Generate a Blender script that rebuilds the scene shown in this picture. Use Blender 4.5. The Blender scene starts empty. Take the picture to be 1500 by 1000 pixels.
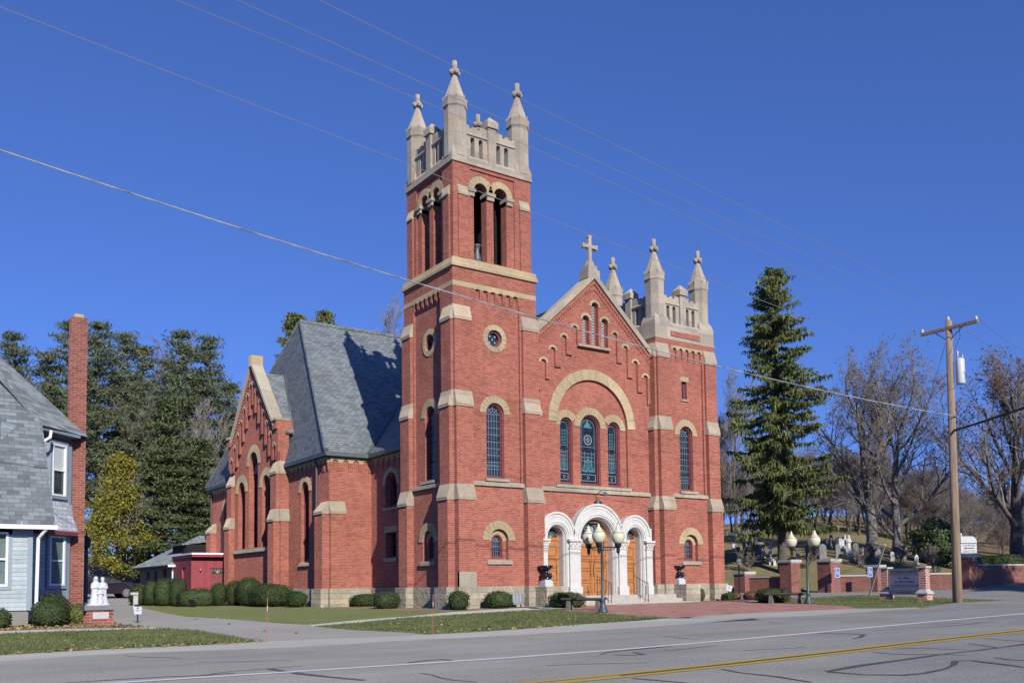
import bpy, math, random
import numpy as np
from mathutils import Vector, Matrix
from mathutils.geometry import tessellate_polygon, delaunay_2d_cdt
R = math.radians
random.seed(7)
S = bpy.context.scene
COL = S.collection

# ------------------------------------------------------------------ camera, sky, sun, exposure
YAW, PITCH, ROLL = 0.606404568, 0.0626833838, -0.0126450079
CAM = Vector((-19.71590823, -32.56697503, 1.06479442))
fw = Vector((math.sin(YAW)*math.cos(PITCH), math.cos(YAW)*math.cos(PITCH), math.sin(PITCH)))
r0 = Vector((math.cos(YAW), -math.sin(YAW), 0)); u0 = r0.cross(fw)
rt = r0*math.cos(ROLL)+u0*math.sin(ROLL); up = u0*math.cos(ROLL)-r0*math.sin(ROLL)
cd = bpy.data.cameras.new('camera'); cam = bpy.data.objects.new('camera', cd); COL.objects.link(cam)
M3 = Matrix((rt, up, -fw)).transposed()
cam.matrix_world = Matrix.Translation(CAM) @ M3.to_4x4()
cd.lens = 1354.60883/1500*36; cd.sensor_width = 36; cd.shift_y = (771.814743-500)/1500
cd.clip_start = .1; cd.clip_end = 3000
S.camera = cam
SUN_EL, SUN_AZ = R(26.2), R(11.8)        # light travels towards +Y and a little +X
w = bpy.data.worlds.new('World'); S.world = w; w.use_nodes = True
nt = w.node_tree; bg = nt.nodes['Background']
sky = nt.nodes.new('ShaderNodeTexSky'); sky.sky_type = 'NISHITA'; sky.sun_disc = False
sky.sun_elevation = SUN_EL; sky.sun_rotation = math.pi+SUN_AZ
sky.air_density = 1.0; sky.dust_density = 0.0; sky.ozone_density = 3.0; sky.altitude = 400
tc = nt.nodes.new('ShaderNodeTexCoord'); sp = nt.nodes.new('ShaderNodeSeparateXYZ'); nt.links.new(tc.outputs['Generated'], sp.inputs[0])
ma = nt.nodes.new('ShaderNodeMath'); ma.operation = 'MULTIPLY_ADD'; nt.links.new(sp.outputs[2], ma.inputs[0]); ma.inputs[1].default_value = .98; ma.inputs[2].default_value = .165
cb = nt.nodes.new('ShaderNodeCombineXYZ'); nt.links.new(sp.outputs[0], cb.inputs[0]); nt.links.new(sp.outputs[1], cb.inputs[1]); nt.links.new(ma.outputs[0], cb.inputs[2])
vn = nt.nodes.new('ShaderNodeVectorMath'); vn.operation = 'NORMALIZE'; nt.links.new(cb.outputs[0], vn.inputs[0]); nt.links.new(vn.outputs[0], sky.inputs[0])
tn = nt.nodes.new('ShaderNodeMix'); tn.data_type = 'RGBA'; tn.blend_type = 'MULTIPLY'; tn.inputs[0].default_value = 1    # clear deep blue autumn sky
nt.links.new(sky.outputs[0], tn.inputs[6]); tn.inputs[7].default_value = (.60, .78, 1.34, 1); nt.links.new(tn.outputs[2], bg.inputs[0])
bg.inputs[1].default_value = 0.104
sl = bpy.data.lights.new('sun', 'SUN'); sl.energy = 4.3; sl.angle = R(.5); sl.color = (1, .94, .83)
so = bpy.data.objects.new('sun', sl); COL.objects.link(so)
ld = Vector((math.sin(SUN_AZ)*math.cos(SUN_EL), math.cos(SUN_AZ)*math.cos(SUN_EL), -math.sin(SUN_EL)))
so.rotation_euler = ld.to_track_quat('-Z', 'Y').to_euler(); so.location = (-30, -60, 60)
S.view_settings.view_transform = 'Standard'; S.view_settings.look = 'None'
S.view_settings.exposure = 0.35; S.view_settings.gamma = 1

# ------------------------------------------------------------------ materials
class NT:
    def __init__(s, name):
        s.m = bpy.data.materials.new(name); s.m.use_nodes = True; s.t = s.m.node_tree
        s.b = s.t.nodes['Principled BSDF']; s.out = s.t.nodes['Material Output']
    def n(s, typ, **kw):
        nd = s.t.nodes.new('ShaderNode'+typ)
        for k, v in kw.items():
            if hasattr(nd, k): setattr(nd, k, v)
            else: s.set(nd, k.replace('_', ' '), v)
        return nd
    def set(s, nd, k, v):
        i = nd.inputs[int(k)] if str(k).isdigit() else nd.inputs[k]
        if isinstance(v, bpy.types.NodeSocket): s.t.links.new(v, i)
        else: i.default_value = v
    def math(s, op, a, b=None):
        nd = s.t.nodes.new('ShaderNodeMath'); nd.operation = op
        s.set(nd, 0, a)
        if b is not None: s.set(nd, 1, b)
        return nd.outputs[0]
    def mix(s, f, a, b, mode='MIX'):
        nd = s.t.nodes.new('ShaderNodeMix'); nd.data_type = 'RGBA'; nd.blend_type = mode
        for i, v in ((0, f), (6, a), (7, b)):
            if isinstance(v, bpy.types.NodeSocket): s.t.links.new(v, nd.inputs[i])
            else: nd.inputs[i].default_value = (*v, 1) if isinstance(v, tuple) and len(v) == 3 else v
        return nd.outputs[2]
    def noise(s, scale, vec=None, detail=4, rough=.55):
        nd = s.n('TexNoise', Scale=scale, Detail=detail, Roughness=rough)
        if vec is not None: s.set(nd, 'Vector', vec)
        return nd.outputs[0]
    def ramp(s, f, a, b):
        nd = s.n('MapRange'); s.set(nd, 0, f); nd.inputs[1].default_value = a; nd.inputs[2].default_value = b
        return nd.outputs[0]
    def bump(s, h, strength, dist=.02):
        nd = s.n('Bump', Strength=strength, Distance=dist, Height=h)
        s.set(s.b, 'Normal', nd.outputs[0])
    def pos(s): return s.n('NewGeometry').outputs['Position']
    def wall(s, vs=1.0):
        g = s.n('NewGeometry'); p = s.n('SeparateXYZ', Vector=g.outputs['Position']); q = s.n('SeparateXYZ', Vector=g.outputs['True Normal'])
        f = s.math('GREATER_THAN', s.math('ABSOLUTE', q.outputs[0]), s.math('ABSOLUTE', q.outputs[1]))
        u = s.math('ADD', s.math('MULTIPLY', p.outputs[0], s.math('SUBTRACT', 1.0, f)), s.math('MULTIPLY', p.outputs[1], f))
        return s.n('CombineXYZ', X=u, Y=s.math('MULTIPLY', p.outputs[2], vs)).outputs[0], p
    def fin(s, col, rough=.85, spec=.3, metal=0):
        s.set(s.b, 'Base Color', (*col, 1) if isinstance(col, tuple) else col)
        s.b.inputs['Roughness'].default_value = rough; s.b.inputs['Specular IOR Level'].default_value = spec
        s.b.inputs['Metallic'].default_value = metal
        if rough > .84: s.b.inputs['Diffuse Roughness'].default_value = .8
        return s.m
def plain(name, c, rough=.6, var=.18, scale=6, bump=0, metal=0, spec=.4, bscale=40):
    s = NT(name); f = s.noise(scale, s.pos(), 5)
    col = s.mix(s.ramp(f, .3, .7), tuple(x*(1-var) for x in c), tuple(min(1, x*(1+var)) for x in c))
    if bump: s.bump(s.noise(bscale, s.pos(), 4), bump, .01)
    return s.fin(col, rough, spec, metal)
def brick(name, c1, c2, mortar, bw=.215, rh=.075, ms=.011, vs=1.0, rough=.9, off=.5, bump=.35, big=.16, bias=0.0):
    s = NT(name); v, p = s.wall(vs)
    b = s.n('TexBrick', Vector=v, Scale=1.0); b.offset = off
    s.set(b, 'Color1', (*c1, 1)); s.set(b, 'Color2', (*c2, 1)); s.set(b, 'Mortar', (*mortar, 1))
    s.set(b, 'Mortar Size', ms); s.set(b, 'Brick Width', bw); s.set(b, 'Row Height', rh); s.set(b, 'Mortar Smooth', .1); s.set(b, 'Bias', bias)
    f = s.ramp(s.noise(.55, s.pos(), 6, .62), .3, .72); f2 = s.ramp(s.noise(9, s.pos(), 3), .25, .75)
    col = s.mix(1.0, b.outputs['Color'], s.mix(f, (1-big,)*3, (1+big*.8,)*3), 'MULTIPLY')
    b2 = s.n('TexBrick', Vector=v, Scale=1.0); b2.offset = off; s.set(b2, 'Color1', (.70, .64, .62, 1)); s.set(b2, 'Color2', (1.10, 1.1, 1.1, 1)); s.set(b2, 'Mortar', (1, 1, 1, 1)); s.set(b2, 'Mortar Size', 0.0); s.set(b2, 'Brick Width', bw); s.set(b2, 'Row Height', rh); s.set(b2, 'Bias', .35); b2.offset_frequency = 2
    col = s.mix(.55, col, b2.outputs['Color'], 'MULTIPLY')
    mp = s.n('Mapping'); s.set(mp, 'Vector', s.pos()); mp.inputs['Scale'].default_value = (3, 3, .22); run = s.ramp(s.noise(1.0, mp.outputs[0], 5, .7), .58, .75); col = s.mix(s.math('MULTIPLY', run, .30), col, (c1[0]*.55, c1[1]*.62, c1[2]*.7))
    col = s.mix(1.0, col, s.mix(f2, (.86,)*3, (1.12,)*3), 'MULTIPLY')
    s.bump(s.math('ADD', s.math('MULTIPLY', b.outputs['Fac'], -1.0), s.math('MULTIPLY', s.noise(60, s.pos(), 3), .4)), bump, .012)
    return s.fin(col, rough, .25)
def stone(name, c, c2, bw=.9, rh=.42, bump=.25, rocky=0):
    s = NT(name); v, p = s.wall()
    b = s.n('TexBrick', Vector=v, Scale=1.0); s.set(b, 'Color1', (.82, .82, .82, 1)); s.set(b, 'Color2', (1.12, 1.1, 1.06, 1)); s.set(b, 'Mortar', (.72, .7, .66, 1))
    s.set(b, 'Mortar Size', .008); s.set(b, 'Brick Width', bw); s.set(b, 'Row Height', rh)
    f = s.ramp(s.noise(1.3, s.pos(), 6, .6), .32, .7)
    col = s.mix(f, c, c2); warm = s.ramp(s.noise(.8, s.pos(), 5, .65), .52, .68); col = s.mix(s.math('MULTIPLY', warm, .45), col, (c2[0]*1.0, c2[1]*.82, c2[2]*.62))
    mp = s.n('Mapping'); s.set(mp, 'Vector', s.pos()); mp.inputs['Scale'].default_value = (5, 5, .5); run = s.ramp(s.noise(1.0, mp.outputs[0], 5, .7), .56, .74); col = s.mix(s.math('MULTIPLY', run, .42), col, (c[0]*.5, c[1]*.52, c[2]*.55))
    col = s.mix(1.0, col, b.outputs['Color'], 'MULTIPLY')
    col = s.mix(1.0, col, s.mix(s.ramp(s.noise(14, s.pos(), 4), .3, .7), (.85,)*3, (1.1,)*3), 'MULTIPLY')
    h = s.math('ADD', s.math('MULTIPLY', b.outputs['Fac'], -.8), s.math('MULTIPLY', s.noise(30 if not rocky else 6, s.pos(), 6, .65), .5 if not rocky else rocky))
    s.bump(h, bump if not rocky else .9, .02 if not rocky else .09)
    return s.fin(col, .92, .2)
M = {}
M['brick'] = brick('brick', (.30, .088, .058), (.375, .118, .080), (.43, .225, .175), ms=.009)
M['brick_old'] = brick('brick_weathered', (.20, .062, .05), (.27, .085, .065), (.30, .2, .17))
M['brick_pale'] = brick('brick_pier', (.30, .085, .06), (.40, .13, .09), (.62, .5, .44), rh=.08, ms=.016)
M['chimney'] = brick('brick_chimney', (.235, .072, .052), (.30, .10, .075), (.33, .20, .165), rh=.085, bw=.24, ms=.011)
M['sand'] = stone('sandstone_buff', (.42, .335, .205), (.52, .43, .285), bw=1.6, rh=2.4)
M['grey'] = stone('sandstone_grey', (.385, .34, .285), (.47, .42, .355), bw=.85, rh=.55, bump=.12)
M['sandpale'] = stone('sandstone_pale', (.40, .33, .25), (.49, .42, .33), bw=3, rh=3)
M['sill'] = stone('sandstone_sill', (.36, .325, .26), (.45, .41, .33), bw=1.1, rh=3.0)
M['rock'] = stone('foundation_stone', (.34, .30, .235), (.47, .425, .34), bw=.75, rh=.26, rocky=1.2)
M['slate'] = brick('roof_slate', (.14, .165, .175), (.20, .225, .235), (.055, .062, .068), bw=.30, rh=.19, ms=.011, vs=1.42, rough=.75, bump=.5, big=.12)
M['shingle'] = brick('roof_shingle', (.125, .145, .155), (.215, .24, .25), (.10, .12, .13), bw=.32, rh=.15, ms=.009, vs=1.15, rough=.9, bump=.3, big=.12)
M['fish'] = brick('wall_shingle', (.42, .45, .48), (.48, .51, .54), (.25, .27, .29), bw=.17, rh=.14, ms=.01, rough=.8, bump=.3, big=.05)
M['gutter'] = plain('metal_gutter', (.10, .125, .14), .5, .2, metal=.3)
M['pipe'] = plain('downspout', (.10, .065, .07), .5, .15)
M['maroon'] = plain('maroon_paint', (.19, .05, .055), .5, .1)
M['white'] = plain('white_paint', (.535, .525, .49), .65, .10, 3, .08)
M['whitewood'] = plain('white_trim', (.78, .79, .79), .5, .05)
M['oak'] = plain('oak_door', (.40, .165, .05), .42, .16, 5, .05, spec=.5)
M['oak_dark'] = plain('oak_panel', (.27, .095, .033), .42, .18, 5, .05, spec=.5)
M['brass'] = plain('brass', (.55, .38, .14), .3, .1, metal=.9)
M['black'] = plain('black_iron', (.018, .018, .02), .35, .2, metal=.2, spec=.5)
M['lead'] = plain('leading', (.22, .27, .29), .6, .2, 30)
M['leaddark'] = plain('window_bar', (.012, .014, .018), .5, .2)
M['teal'] = plain('teal_glass', (.06, .19, .22), .3, .35, 20)
M['louver'] = plain('louver', (.75, .73, .7), .6, .05)
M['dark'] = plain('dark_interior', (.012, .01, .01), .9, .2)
M['concrete'] = plain('step_concrete', (.42, .39, .34), .9, .14, 4, .1)
def glassmat(name, c, rough):
    s = NT(name); f = s.ramp(s.noise(3.5, s.pos(), 3), .35, .65)
    return s.fin(s.mix(f, tuple(x*.6 for x in c), tuple(x*1.6 for x in c)), rough, .6)
M['glass'] = glassmat('leaded_glass', (.014, .022, .036), .22)
M['pane'] = glassmat('window_pane', (.03, .04, .045), .08)

# ------------------------------------------------------------------ mesh building
class MB:
    def __init__(s): s.v = []; s.f = []
    def add(s, vs, fs):
        o = len(s.v); s.v += [tuple(x) for x in vs]; s.f += [tuple(i+o for i in f) for f in fs]; return s
    def box(s, x0, x1, y0, y1, z0, z1):
        return s.add([(x, y, z) for z in (z0, z1) for x, y in ((x0, y0), (x1, y0), (x1, y1), (x0, y1))],
              [(0, 3, 2, 1), (4, 5, 6, 7), (0, 1, 5, 4), (1, 2, 6, 5), (2, 3, 7, 6), (3, 0, 4, 7)])
    def tube(s, pts, rad, n=6, cap=True):
        pts = [Vector(p) for p in pts]; o = len(s.v); k = len(pts)
        rad = rad if isinstance(rad, (list, tuple)) else [rad]*k
        for i, p in enumerate(pts):
            d = (pts[min(i+1, k-1)]-pts[max(i-1, 0)]).normalized()
            a = d.orthogonal().normalized() if i == 0 else (a-d*a.dot(d)).normalized()
            b = d.cross(a)
            for j in range(n):
                t = 2*math.pi*j/n; s.v.append(tuple(p+(a*math.cos(t)+b*math.sin(t))*rad[i]))
        for i in range(k-1):
            for j in range(n):
                s.f.append((o+i*n+j, o+i*n+(j+1) % n, o+(i+1)*n+(j+1) % n, o+(i+1)*n+j))
        if cap: s.f += [tuple(o+j for j in reversed(range(n))), tuple(o+(k-1)*n+j for j in range(n))]
        return s
    def lathe(s, prof, c=(0, 0, 0), n=16, rot=0, sx=1, sy=1):
        o = len(s.v)
        for r, z in prof:
            for j in range(n):
                t = rot+2*math.pi*j/n; s.v.append((c[0]+r*sx*math.cos(t), c[1]+r*sy*math.sin(t), c[2]+z))
        for i in range(len(prof)-1):
            for j in range(n):
                s.f.append((o+i*n+j, o+i*n+(j+1) % n, o+(i+1)*n+(j+1) % n, o+(i+1)*n+j))
        s.f += [tuple(o+j for j in reversed(range(n))), tuple(o+(len(prof)-1)*n+j for j in range(n))]
        return s
    def ball(s, c, r, n=8, sz=1):
        return s.lathe([(max(.001, r*math.sin(math.pi*i/n)), -r*sz*math.cos(math.pi*i/n)) for i in range(n+1)], c, n+2)
    def build(s, name, mat, parent=None, smooth=False):
        me = bpy.data.meshes.new(name); me.from_pydata(s.v, [], s.f); me.materials.append(mat)
        if smooth: me.polygons.foreach_set('use_smooth', [True]*len(me.polygons))
        me.update()
        o = bpy.data.objects.new(name, me); COL.objects.link(o)
        if parent is not None: adopt(o, parent)
        return o
def wloc(o):
    v = Vector(o.location)
    while o.parent is not None: o = o.parent; v = v+o.location if False else v
    return v
ORG = {}
def adopt(o, p):
    o.parent = p; q = p
    while q.parent is not None: q = q.parent
    o.matrix_parent_inverse = Matrix.Translation(-Vector(q.location)) if p is q else Matrix.Identity(4)
    if p is not q: o.matrix_parent_inverse = Matrix.Identity(4)
def tag(o, label=None, cat=None, group=None, kind=None):
    for k, v in (('label', label), ('category', cat), ('group', group), ('kind', kind)):
        if v: o[k] = v
    return o
def thing(name, label, cat, loc=(0, 0, 0), group=None):
    o = bpy.data.objects.new(name, None); COL.objects.link(o); o.location = loc; o.empty_display_size = .3
    return tag(o, label, cat, group)
def kids(o): return [c for c in bpy.data.objects if c.parent is o]
def clone(o, parent=None):
    c = o.copy(); COL.objects.link(c); c.parent = parent
    for k in kids(o): clone(k, c)
    return c

# a wall plane: point(u, z, d) = origin + u*along + d*inward
class PL:
    def __init__(s, o, u, n): s.o, s.u, s.n = o, u, n
    def __call__(s, u, z, d=0): return (s.o[0]+s.u[0]*u+s.n[0]*d, s.o[1]+s.u[1]*u+s.n[1]*d, z)
def reveal(mb, pl, poly, d0, d1):
    k = len(poly)
    mb.add([pl(u, z, d0) for u, z in poly]+[pl(u, z, d1) for u, z in poly], [(i, (i+1) % k, k+(i+1) % k, k+i) for i in range(k)])
def face(mb, pl, poly, holes=(), d=0):
    loops = [poly]+[h for h in holes]
    tri = tessellate_polygon([[Vector((u, z, 0)) for u, z in l] for l in loops])
    mb.add([pl(u, z, d) for l in loops for u, z in l], tri)
def panel(mb, pl, poly, holes=(), d=0):
    face(mb, pl, poly, [h for h, _ in holes], d)
    for h, dep in holes: reveal(mb, pl, h, d, d+dep)
def prism(mb, pl, poly, d0, d1, holes=()):
    face(mb, pl, poly, holes, d0); face(mb, pl, poly, holes, d1)
    for q in (poly, *holes): reveal(mb, pl, q, d0, d1)
def rect(u0, u1, z0, z1): return [(u0, z0), (u1, z0), (u1, z1), (u0, z1)]
def arc(c, zs, r, n=14, a0=0, a1=180): return [(c+r*math.cos(R(a0+(a1-a0)*i/n)), zs+r*math.sin(R(a0+(a1-a0)*i/n))) for i in range(n+1)]
def arch(u0, u1, z0, zs, n=14): return [(u0, z0), (u1, z0)]+arc((u0+u1)/2, zs, (u1-u0)/2, n)
def circ(c, z, r, n=24): return [(c+r*math.cos(2*math.pi*i/n), z+r*math.sin(2*math.pi*i/n)) for i in range(n)]
def ring(mb, pl, c, zs, ri, ro, d0, d1, k=9, a0=0, a1=180, skip=None, gap=.35):
    for i in range(k):                                   # separate voussoirs with fine joints
        x0, x1 = a0+(a1-a0)*i/k, a0+(a1-a0)*(i+1)/k
        am = R((x0+x1)/2); mx, mz = c+(ri+ro)/2*math.cos(am), zs+(ri+ro)/2*math.sin(am)
        if skip and skip(mx, mz): continue
        g = gap*180/math.pi*.02/ro
        prism(mb, pl, arc(c, zs, ro, 4, x0+g, x1-g)+list(reversed(arc(c, zs, ri, 4, x0+g, x1-g))), d0, d1)
def pbox(mb, pl, u0, u1, z0, z1, d0, d1): prism(mb, pl, rect(u0, u1, z0, z1), d0, d1)
def profile(mb, pl, u0, u1, prof):
    k = len(prof)                                        # prof: (d, z) polygon swept along u
    mb.add([pl(u0, z, d) for d, z in prof]+[pl(u1, z, d) for d, z in prof],
           [tuple(range(k)), tuple(reversed(range(k, 2*k)))]+[(i, k+i, k+(i+1) % k, (i+1) % k) for i in range(k)])
def sweep(mb, x0, x1, y0, y1, prof):
    k = len(prof); o = len(mb.v)                         # prof: (outward, z) ring around a rectangle
    for sx, sy in ((0, 0), (1, 0), (1, 1), (0, 1)):
        for e, z in prof: mb.v.append((x0-e if sx == 0 else x1+e, y0-e if sy == 0 else y1+e, z))
    for c in range(4):
        for i in range(k):
            a, b = o+c*k+i, o+c*k+(i+1) % k; cn = o+((c+1) % 4)*k
            mb.f.append((a, cn+i, cn+(i+1) % k, b))
def slab(mb, pts, th):
    k = len(pts); n = (Vector(pts[1])-Vector(pts[0])).cross(Vector(pts[2])-Vector(pts[0])).normalized()
    if n.z < 0: n = -n
    lo = [tuple(Vector(p)-n*th) for p in pts]
    mb.add(list(pts)+lo, [tuple(range(k)), tuple(reversed(range(k, 2*k)))]+[(i, (i+1) % k, k+(i+1) % k, k+i) for i in range(k)])
# ------------------------------------------------------------------ the church
church = thing('church', 'red brick church with a tall bell tower, white arched portal and slate roof', 'church', (7.8, 12, 0))
def part(name, mb, mat, parent=None, smooth=False): return mb.build(name, M[mat], parent or church, smooth)
def south(x, y): return PL((x, y), (1, 0), (0, 1))
def west(x, y): return PL((x, y), (0, 1), (1, 0))
def east(x, y): return PL((x, y), (0, 1), (-1, 0))
def north(x, y): return PL((x, y), (1, 0), (0, -1))

def window(pl, u0, u1, z0, zs, d, style='grid', ringr=None, ringk=9, proud=.025, ringd=.2, fr=.085, sill=None, skip=None, parent=None):
    r = (u1-u0)/2; c = (u0+u1)/2; top = arch(u0, u1, z0, zs)
    inn = arch(u0+fr, u1-fr, z0+fr*1.2, zs)
    mb = MB(); prism(mb, pl, top, d-.10, d+.05, [inn])
    inn2 = arch(u0+fr+.04, u1-fr-.04, z0+fr*1.2+.05, zs)
    prism(mb, pl, inn, d-.03, d+.05, [inn2])
    win = part('window', mb, 'maroon', parent)
    g = MB(); face(g, pl, inn2, [], d+.03); part('glass', g, 'glass', win)
    l = MB(); ld = MB(); a, b = u0+fr+.04, u1-fr-.04; za = z0+fr*1.2+.05; rr = (b-a)/2
    def bar(m, x0, x1, y0, y1, e=.012): pbox(m, pl, x0, x1, y0, y1, d+.03-e, d+.035)
    t = .008
    if style == 'grid':
        n = 5 if b-a > .5 else 4
        for i in range(1, n):
            x = a+(b-a)*i/n; bar(l, x-t*.8, x+t*.8, za, zs)
        rows = max(3, int((zs-za)/.27))
        for i in range(1, rows+1):
            z = za+(zs-za)*i/rows; bar(l, a, b, z-t, z+t)
        for q in (.35, .7): prism(l, pl, arc(c, zs, rr*q+t, 10)+list(reversed(arc(c, zs, rr*q-t, 10))), d+.018, d+.035)
        for ang in (45, 90, 135):
            p, q = (c+rr*.35*math.cos(R(ang)), zs+rr*.35*math.sin(R(ang))), (c+rr*math.cos(R(ang)), zs+rr*math.sin(R(ang)))
            nx, nz = -math.sin(R(ang))*t, math.cos(R(ang))*t
            prism(l, pl, [(p[0]-nx, p[1]-nz), (q[0]-nx, q[1]-nz), (q[0]+nx, q[1]+nz), (p[0]+nx, p[1]+nz)], d+.018, d+.035)
        if zs-za > 1.2:
            for fz in (.27, .58): bar(ld, a, b, za+(zs-za)*fz-.022, za+(zs-za)*fz+.022, .02)
            k = MB()
            for i in range(n): bar(k, a+(b-a)*(i+.25)/n, a+(b-a)*(i+.75)/n, za+(zs-za)*.15, za+(zs-za)*.18, .008)
            part('coloured_glass', k, 'teal', win)
    elif style == 'bars':
        for i in range(1, 5): bar(ld, a, b, za+(zs-za)*i/5-.018, za+(zs-za)*i/5+.018, .015)
        bar(ld, c-.012, c+.012, za, zs+rr*.95)
    elif style == 'orn':
        h = zs-za; k = MB(); wd = b-a; e = wd*.1
        prism(l, pl, arch(a+e, b-e, za+h*.215, zs, 12), d+.018, d+.035, [arch(a+e+t*1.8, b-e-t*1.8, za+h*.215+t*2, zs, 12)])
        pan = rect(a+e*.6, b-e*.6, za+h*.04, za+h*.165); prism(l, pl, pan, d+.018, d+.035, [rect(a+e*.6+.025, b-e*.6-.025, za+h*.04+.025, za+h*.165-.025)])
        prism(l, pl, circ(c, za+h*.10, h*.028, 12), d+.016, d+.035, [circ(c, za+h*.10, h*.02, 12)])
        for q in (.19, .60): bar(ld, a, b, za+h*q-.03, za+h*q+.03, .02)
        for q in (.40, .47, .54, .66): bar(l, a+e, b-e, za+h*q-t, za+h*q+t)
        for s in (-1, 1):
            bar(l, c+s*wd*.2-t, c+s*wd*.2+t, za+h*.3, za+h*.58)
        for lv in range(6):                                # a climbing vine of teal leaves
            z = za+h*(.225+.05*lv); sz = wd*(.21-.027*lv)
            for s in (-1, 1):
                for q in (.9, 1.9):
                    if q > 1 and lv > 3: continue
                    prism(k, pl, circ(c+s*sz*q*.75, z+h*.02*(q > 1), sz*.40, 8), d+.02, d+.035, [circ(c+s*sz*q*.75+s*sz*.08, z+h*.02*(q > 1), sz*.2, 8)])
        prism(k, pl, [(c-.035, za+h*.22), (c+.035, za+h*.22), (c+.012, za+h*.56), (c-.012, za+h*.56)], d+.02, d+.035)
        if wd > .7:
            prism(l, pl, circ(c, za+h*.79, wd*.24, 20), d+.015, d+.035, [circ(c, za+h*.79, wd*.2, 20)])
            for qx, qz, qr in ((0, .79, .075), (-.085, .79, .05), (.085, .79, .05), (0, .828, .05), (0, .752, .05)): prism(l, pl, circ(c+wd*qx, za+h*qz, wd*qr, 8), d+.018, d+.035, [circ(c+wd*qx, za+h*qz, wd*qr*.45, 8)])
            prism(k, pl, [(c-wd*.26, zs+.02), (c+wd*.26, zs+.02), (c+wd*.1, zs+rr*.45), (c, zs+rr*.8), (c-wd*.1, zs+rr*.45)], d+.02, d+.035)
        else:
            for i in range(5):
                for s in (-1, 1): prism(k, pl, circ(c+s*wd*.13, za+h*(.7+.055*i), wd*.1, 7), d+.02, d+.035, [circ(c+s*wd*.13, za+h*(.7+.055*i), wd*.05, 7)])
        part('coloured_glass', k, 'teal', win)
    if l.v: part('leading', l, 'lead', win)
    if ld.v: part('window_bar', ld, 'leaddark', win)
    if ringr:
        m = MB(); ring(m, pl, c, zs, r+.003, ringr, -proud, ringd, ringk, skip=skip); part('arch_stone', m, 'sand', win)
    if sill:
        m = MB(); a0, a1, s0, s1 = sill; profile(m, pl, a0, a1, [(-.09, s0), (-.09, s1-.07), (.12, s1), (.12, s0)]); part('sill', m, 'sill', win)
    return win

LV = [(4.62, 5.28), (8.52, 9.2), (12.2, 12.85)]
PR = [.33, .22, .12, 0]
def buttress(pl, u0, u1, levels=LV, pr=PR, z0=1.0, trim=(0, 0)):
    b = MB(); zc = z0
    for i, (za, zb) in enumerate(levels):
        pbox(b, pl, u0, u1, zc, za+.02, -pr[i], .02); zc = za+.02
    o = part('buttress', b, 'brick')
    for i, (za, zb) in enumerate(levels):
        m = MB(); p, q = pr[i], pr[i+1]
        profile(m, pl, u0-(.03 if trim[0] == 0 else 0), u1+.03, [(-p-.045, za), (-p-.045, za+.08), (-p-.055, za+.08), (-p-.055, za+.13), (-q-.004, zb), (.03, zb), (.03, za)])
        part('offset_stone', m, 'sandpale', o)
    return o

def corbels(pl, u0, u1, n, zc, zs, zt, d0, d1, stone_par, brick_par, stone='sand'):
    pit = (u1-u0)/n; st = MB(); br = MB(); poly = [(u0, zs)]
    for i in range(n):
        c = u0+pit*(i+.5); r = pit*.29
        poly += [(c-r, zs)]+list(reversed(arc(c, zs, r, 8)))[1:-1]+[(c+r, zs)]
    poly += [(u1, zs), (u1, zt), (u0, zt)]
    prism(st, pl, poly, d0-.02, d1); part('corbel_band', st, stone, stone_par)
    for i in range(n+1):
        a, b = max(u0, u0+pit*i-pit*.21), min(u1, u0+pit*i+pit*.21)
        br = MB(); profile(br, pl, a, b, [(d0, zs), (d0, zc+.22), (d1-.03, zc), (d1, zc), (d1, zs)]); part('corbel', br, 'brick', brick_par)

def oculus(pl, c, z, ri, ro, d0, d):
    m = MB(); prism(m, pl, circ(c, z, ri+.0, 28), d-.1, d+.05, [circ(c, z, ri-.09, 28)]); win = part('round_window', m, 'maroon')
    g = MB(); face(g, pl, circ(c, z, ri-.08, 28), [], d); part('glass', g, 'glass', win)
    k = MB()
    for dx, dz in ((0, 0), (.13, .13), (-.13, .13), (.13, -.13), (-.13, -.13)): prism(k, pl, circ(c+dx, z+dz, .045, 8), d-.012, d+.01)
    part('leading', k, 'lead', win)
    m = MB(); ring(m, pl, c, z, ri+.003, ro, d0-.025, d0+.2, 16, 0, 360); part('ring_stone', m, 'sand', win)

def lowwindow(pl, c, mb_holes, d=0):
    """small deep round-headed window at ground level: outer arched recess, inner window"""
    out = arch(c-.48, c+.48, 2.15, 2.98); mb_holes.append((out, .18))
    m = MB(); inn = arch(c-.29, c+.29, 2.2, 2.95); panel(m, pl, out, [(inn, .12)], .18); q = part('window_reveal', m, 'brick')
    m = MB(); ring(m, pl, c, 2.98, .483, .83, -.03, .17, 11); part('arch_stone', m, 'sand', q)
    m = MB(); ring(m, pl, c, 2.95, .293, .475, .155, .28, 7); part('inner_arch_stone', m, 'sand', q)
    window(pl, c-.29, c+.29, 2.2, 2.95, .27, 'grid', fr=.05)
    m = MB(); profile(m, pl, c-.64, c+.64, [(-.09, 1.96), (-.09, 2.12), (.36, 2.2), (.36, 1.96)]); part('sill', m, 'sill', q)

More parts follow.
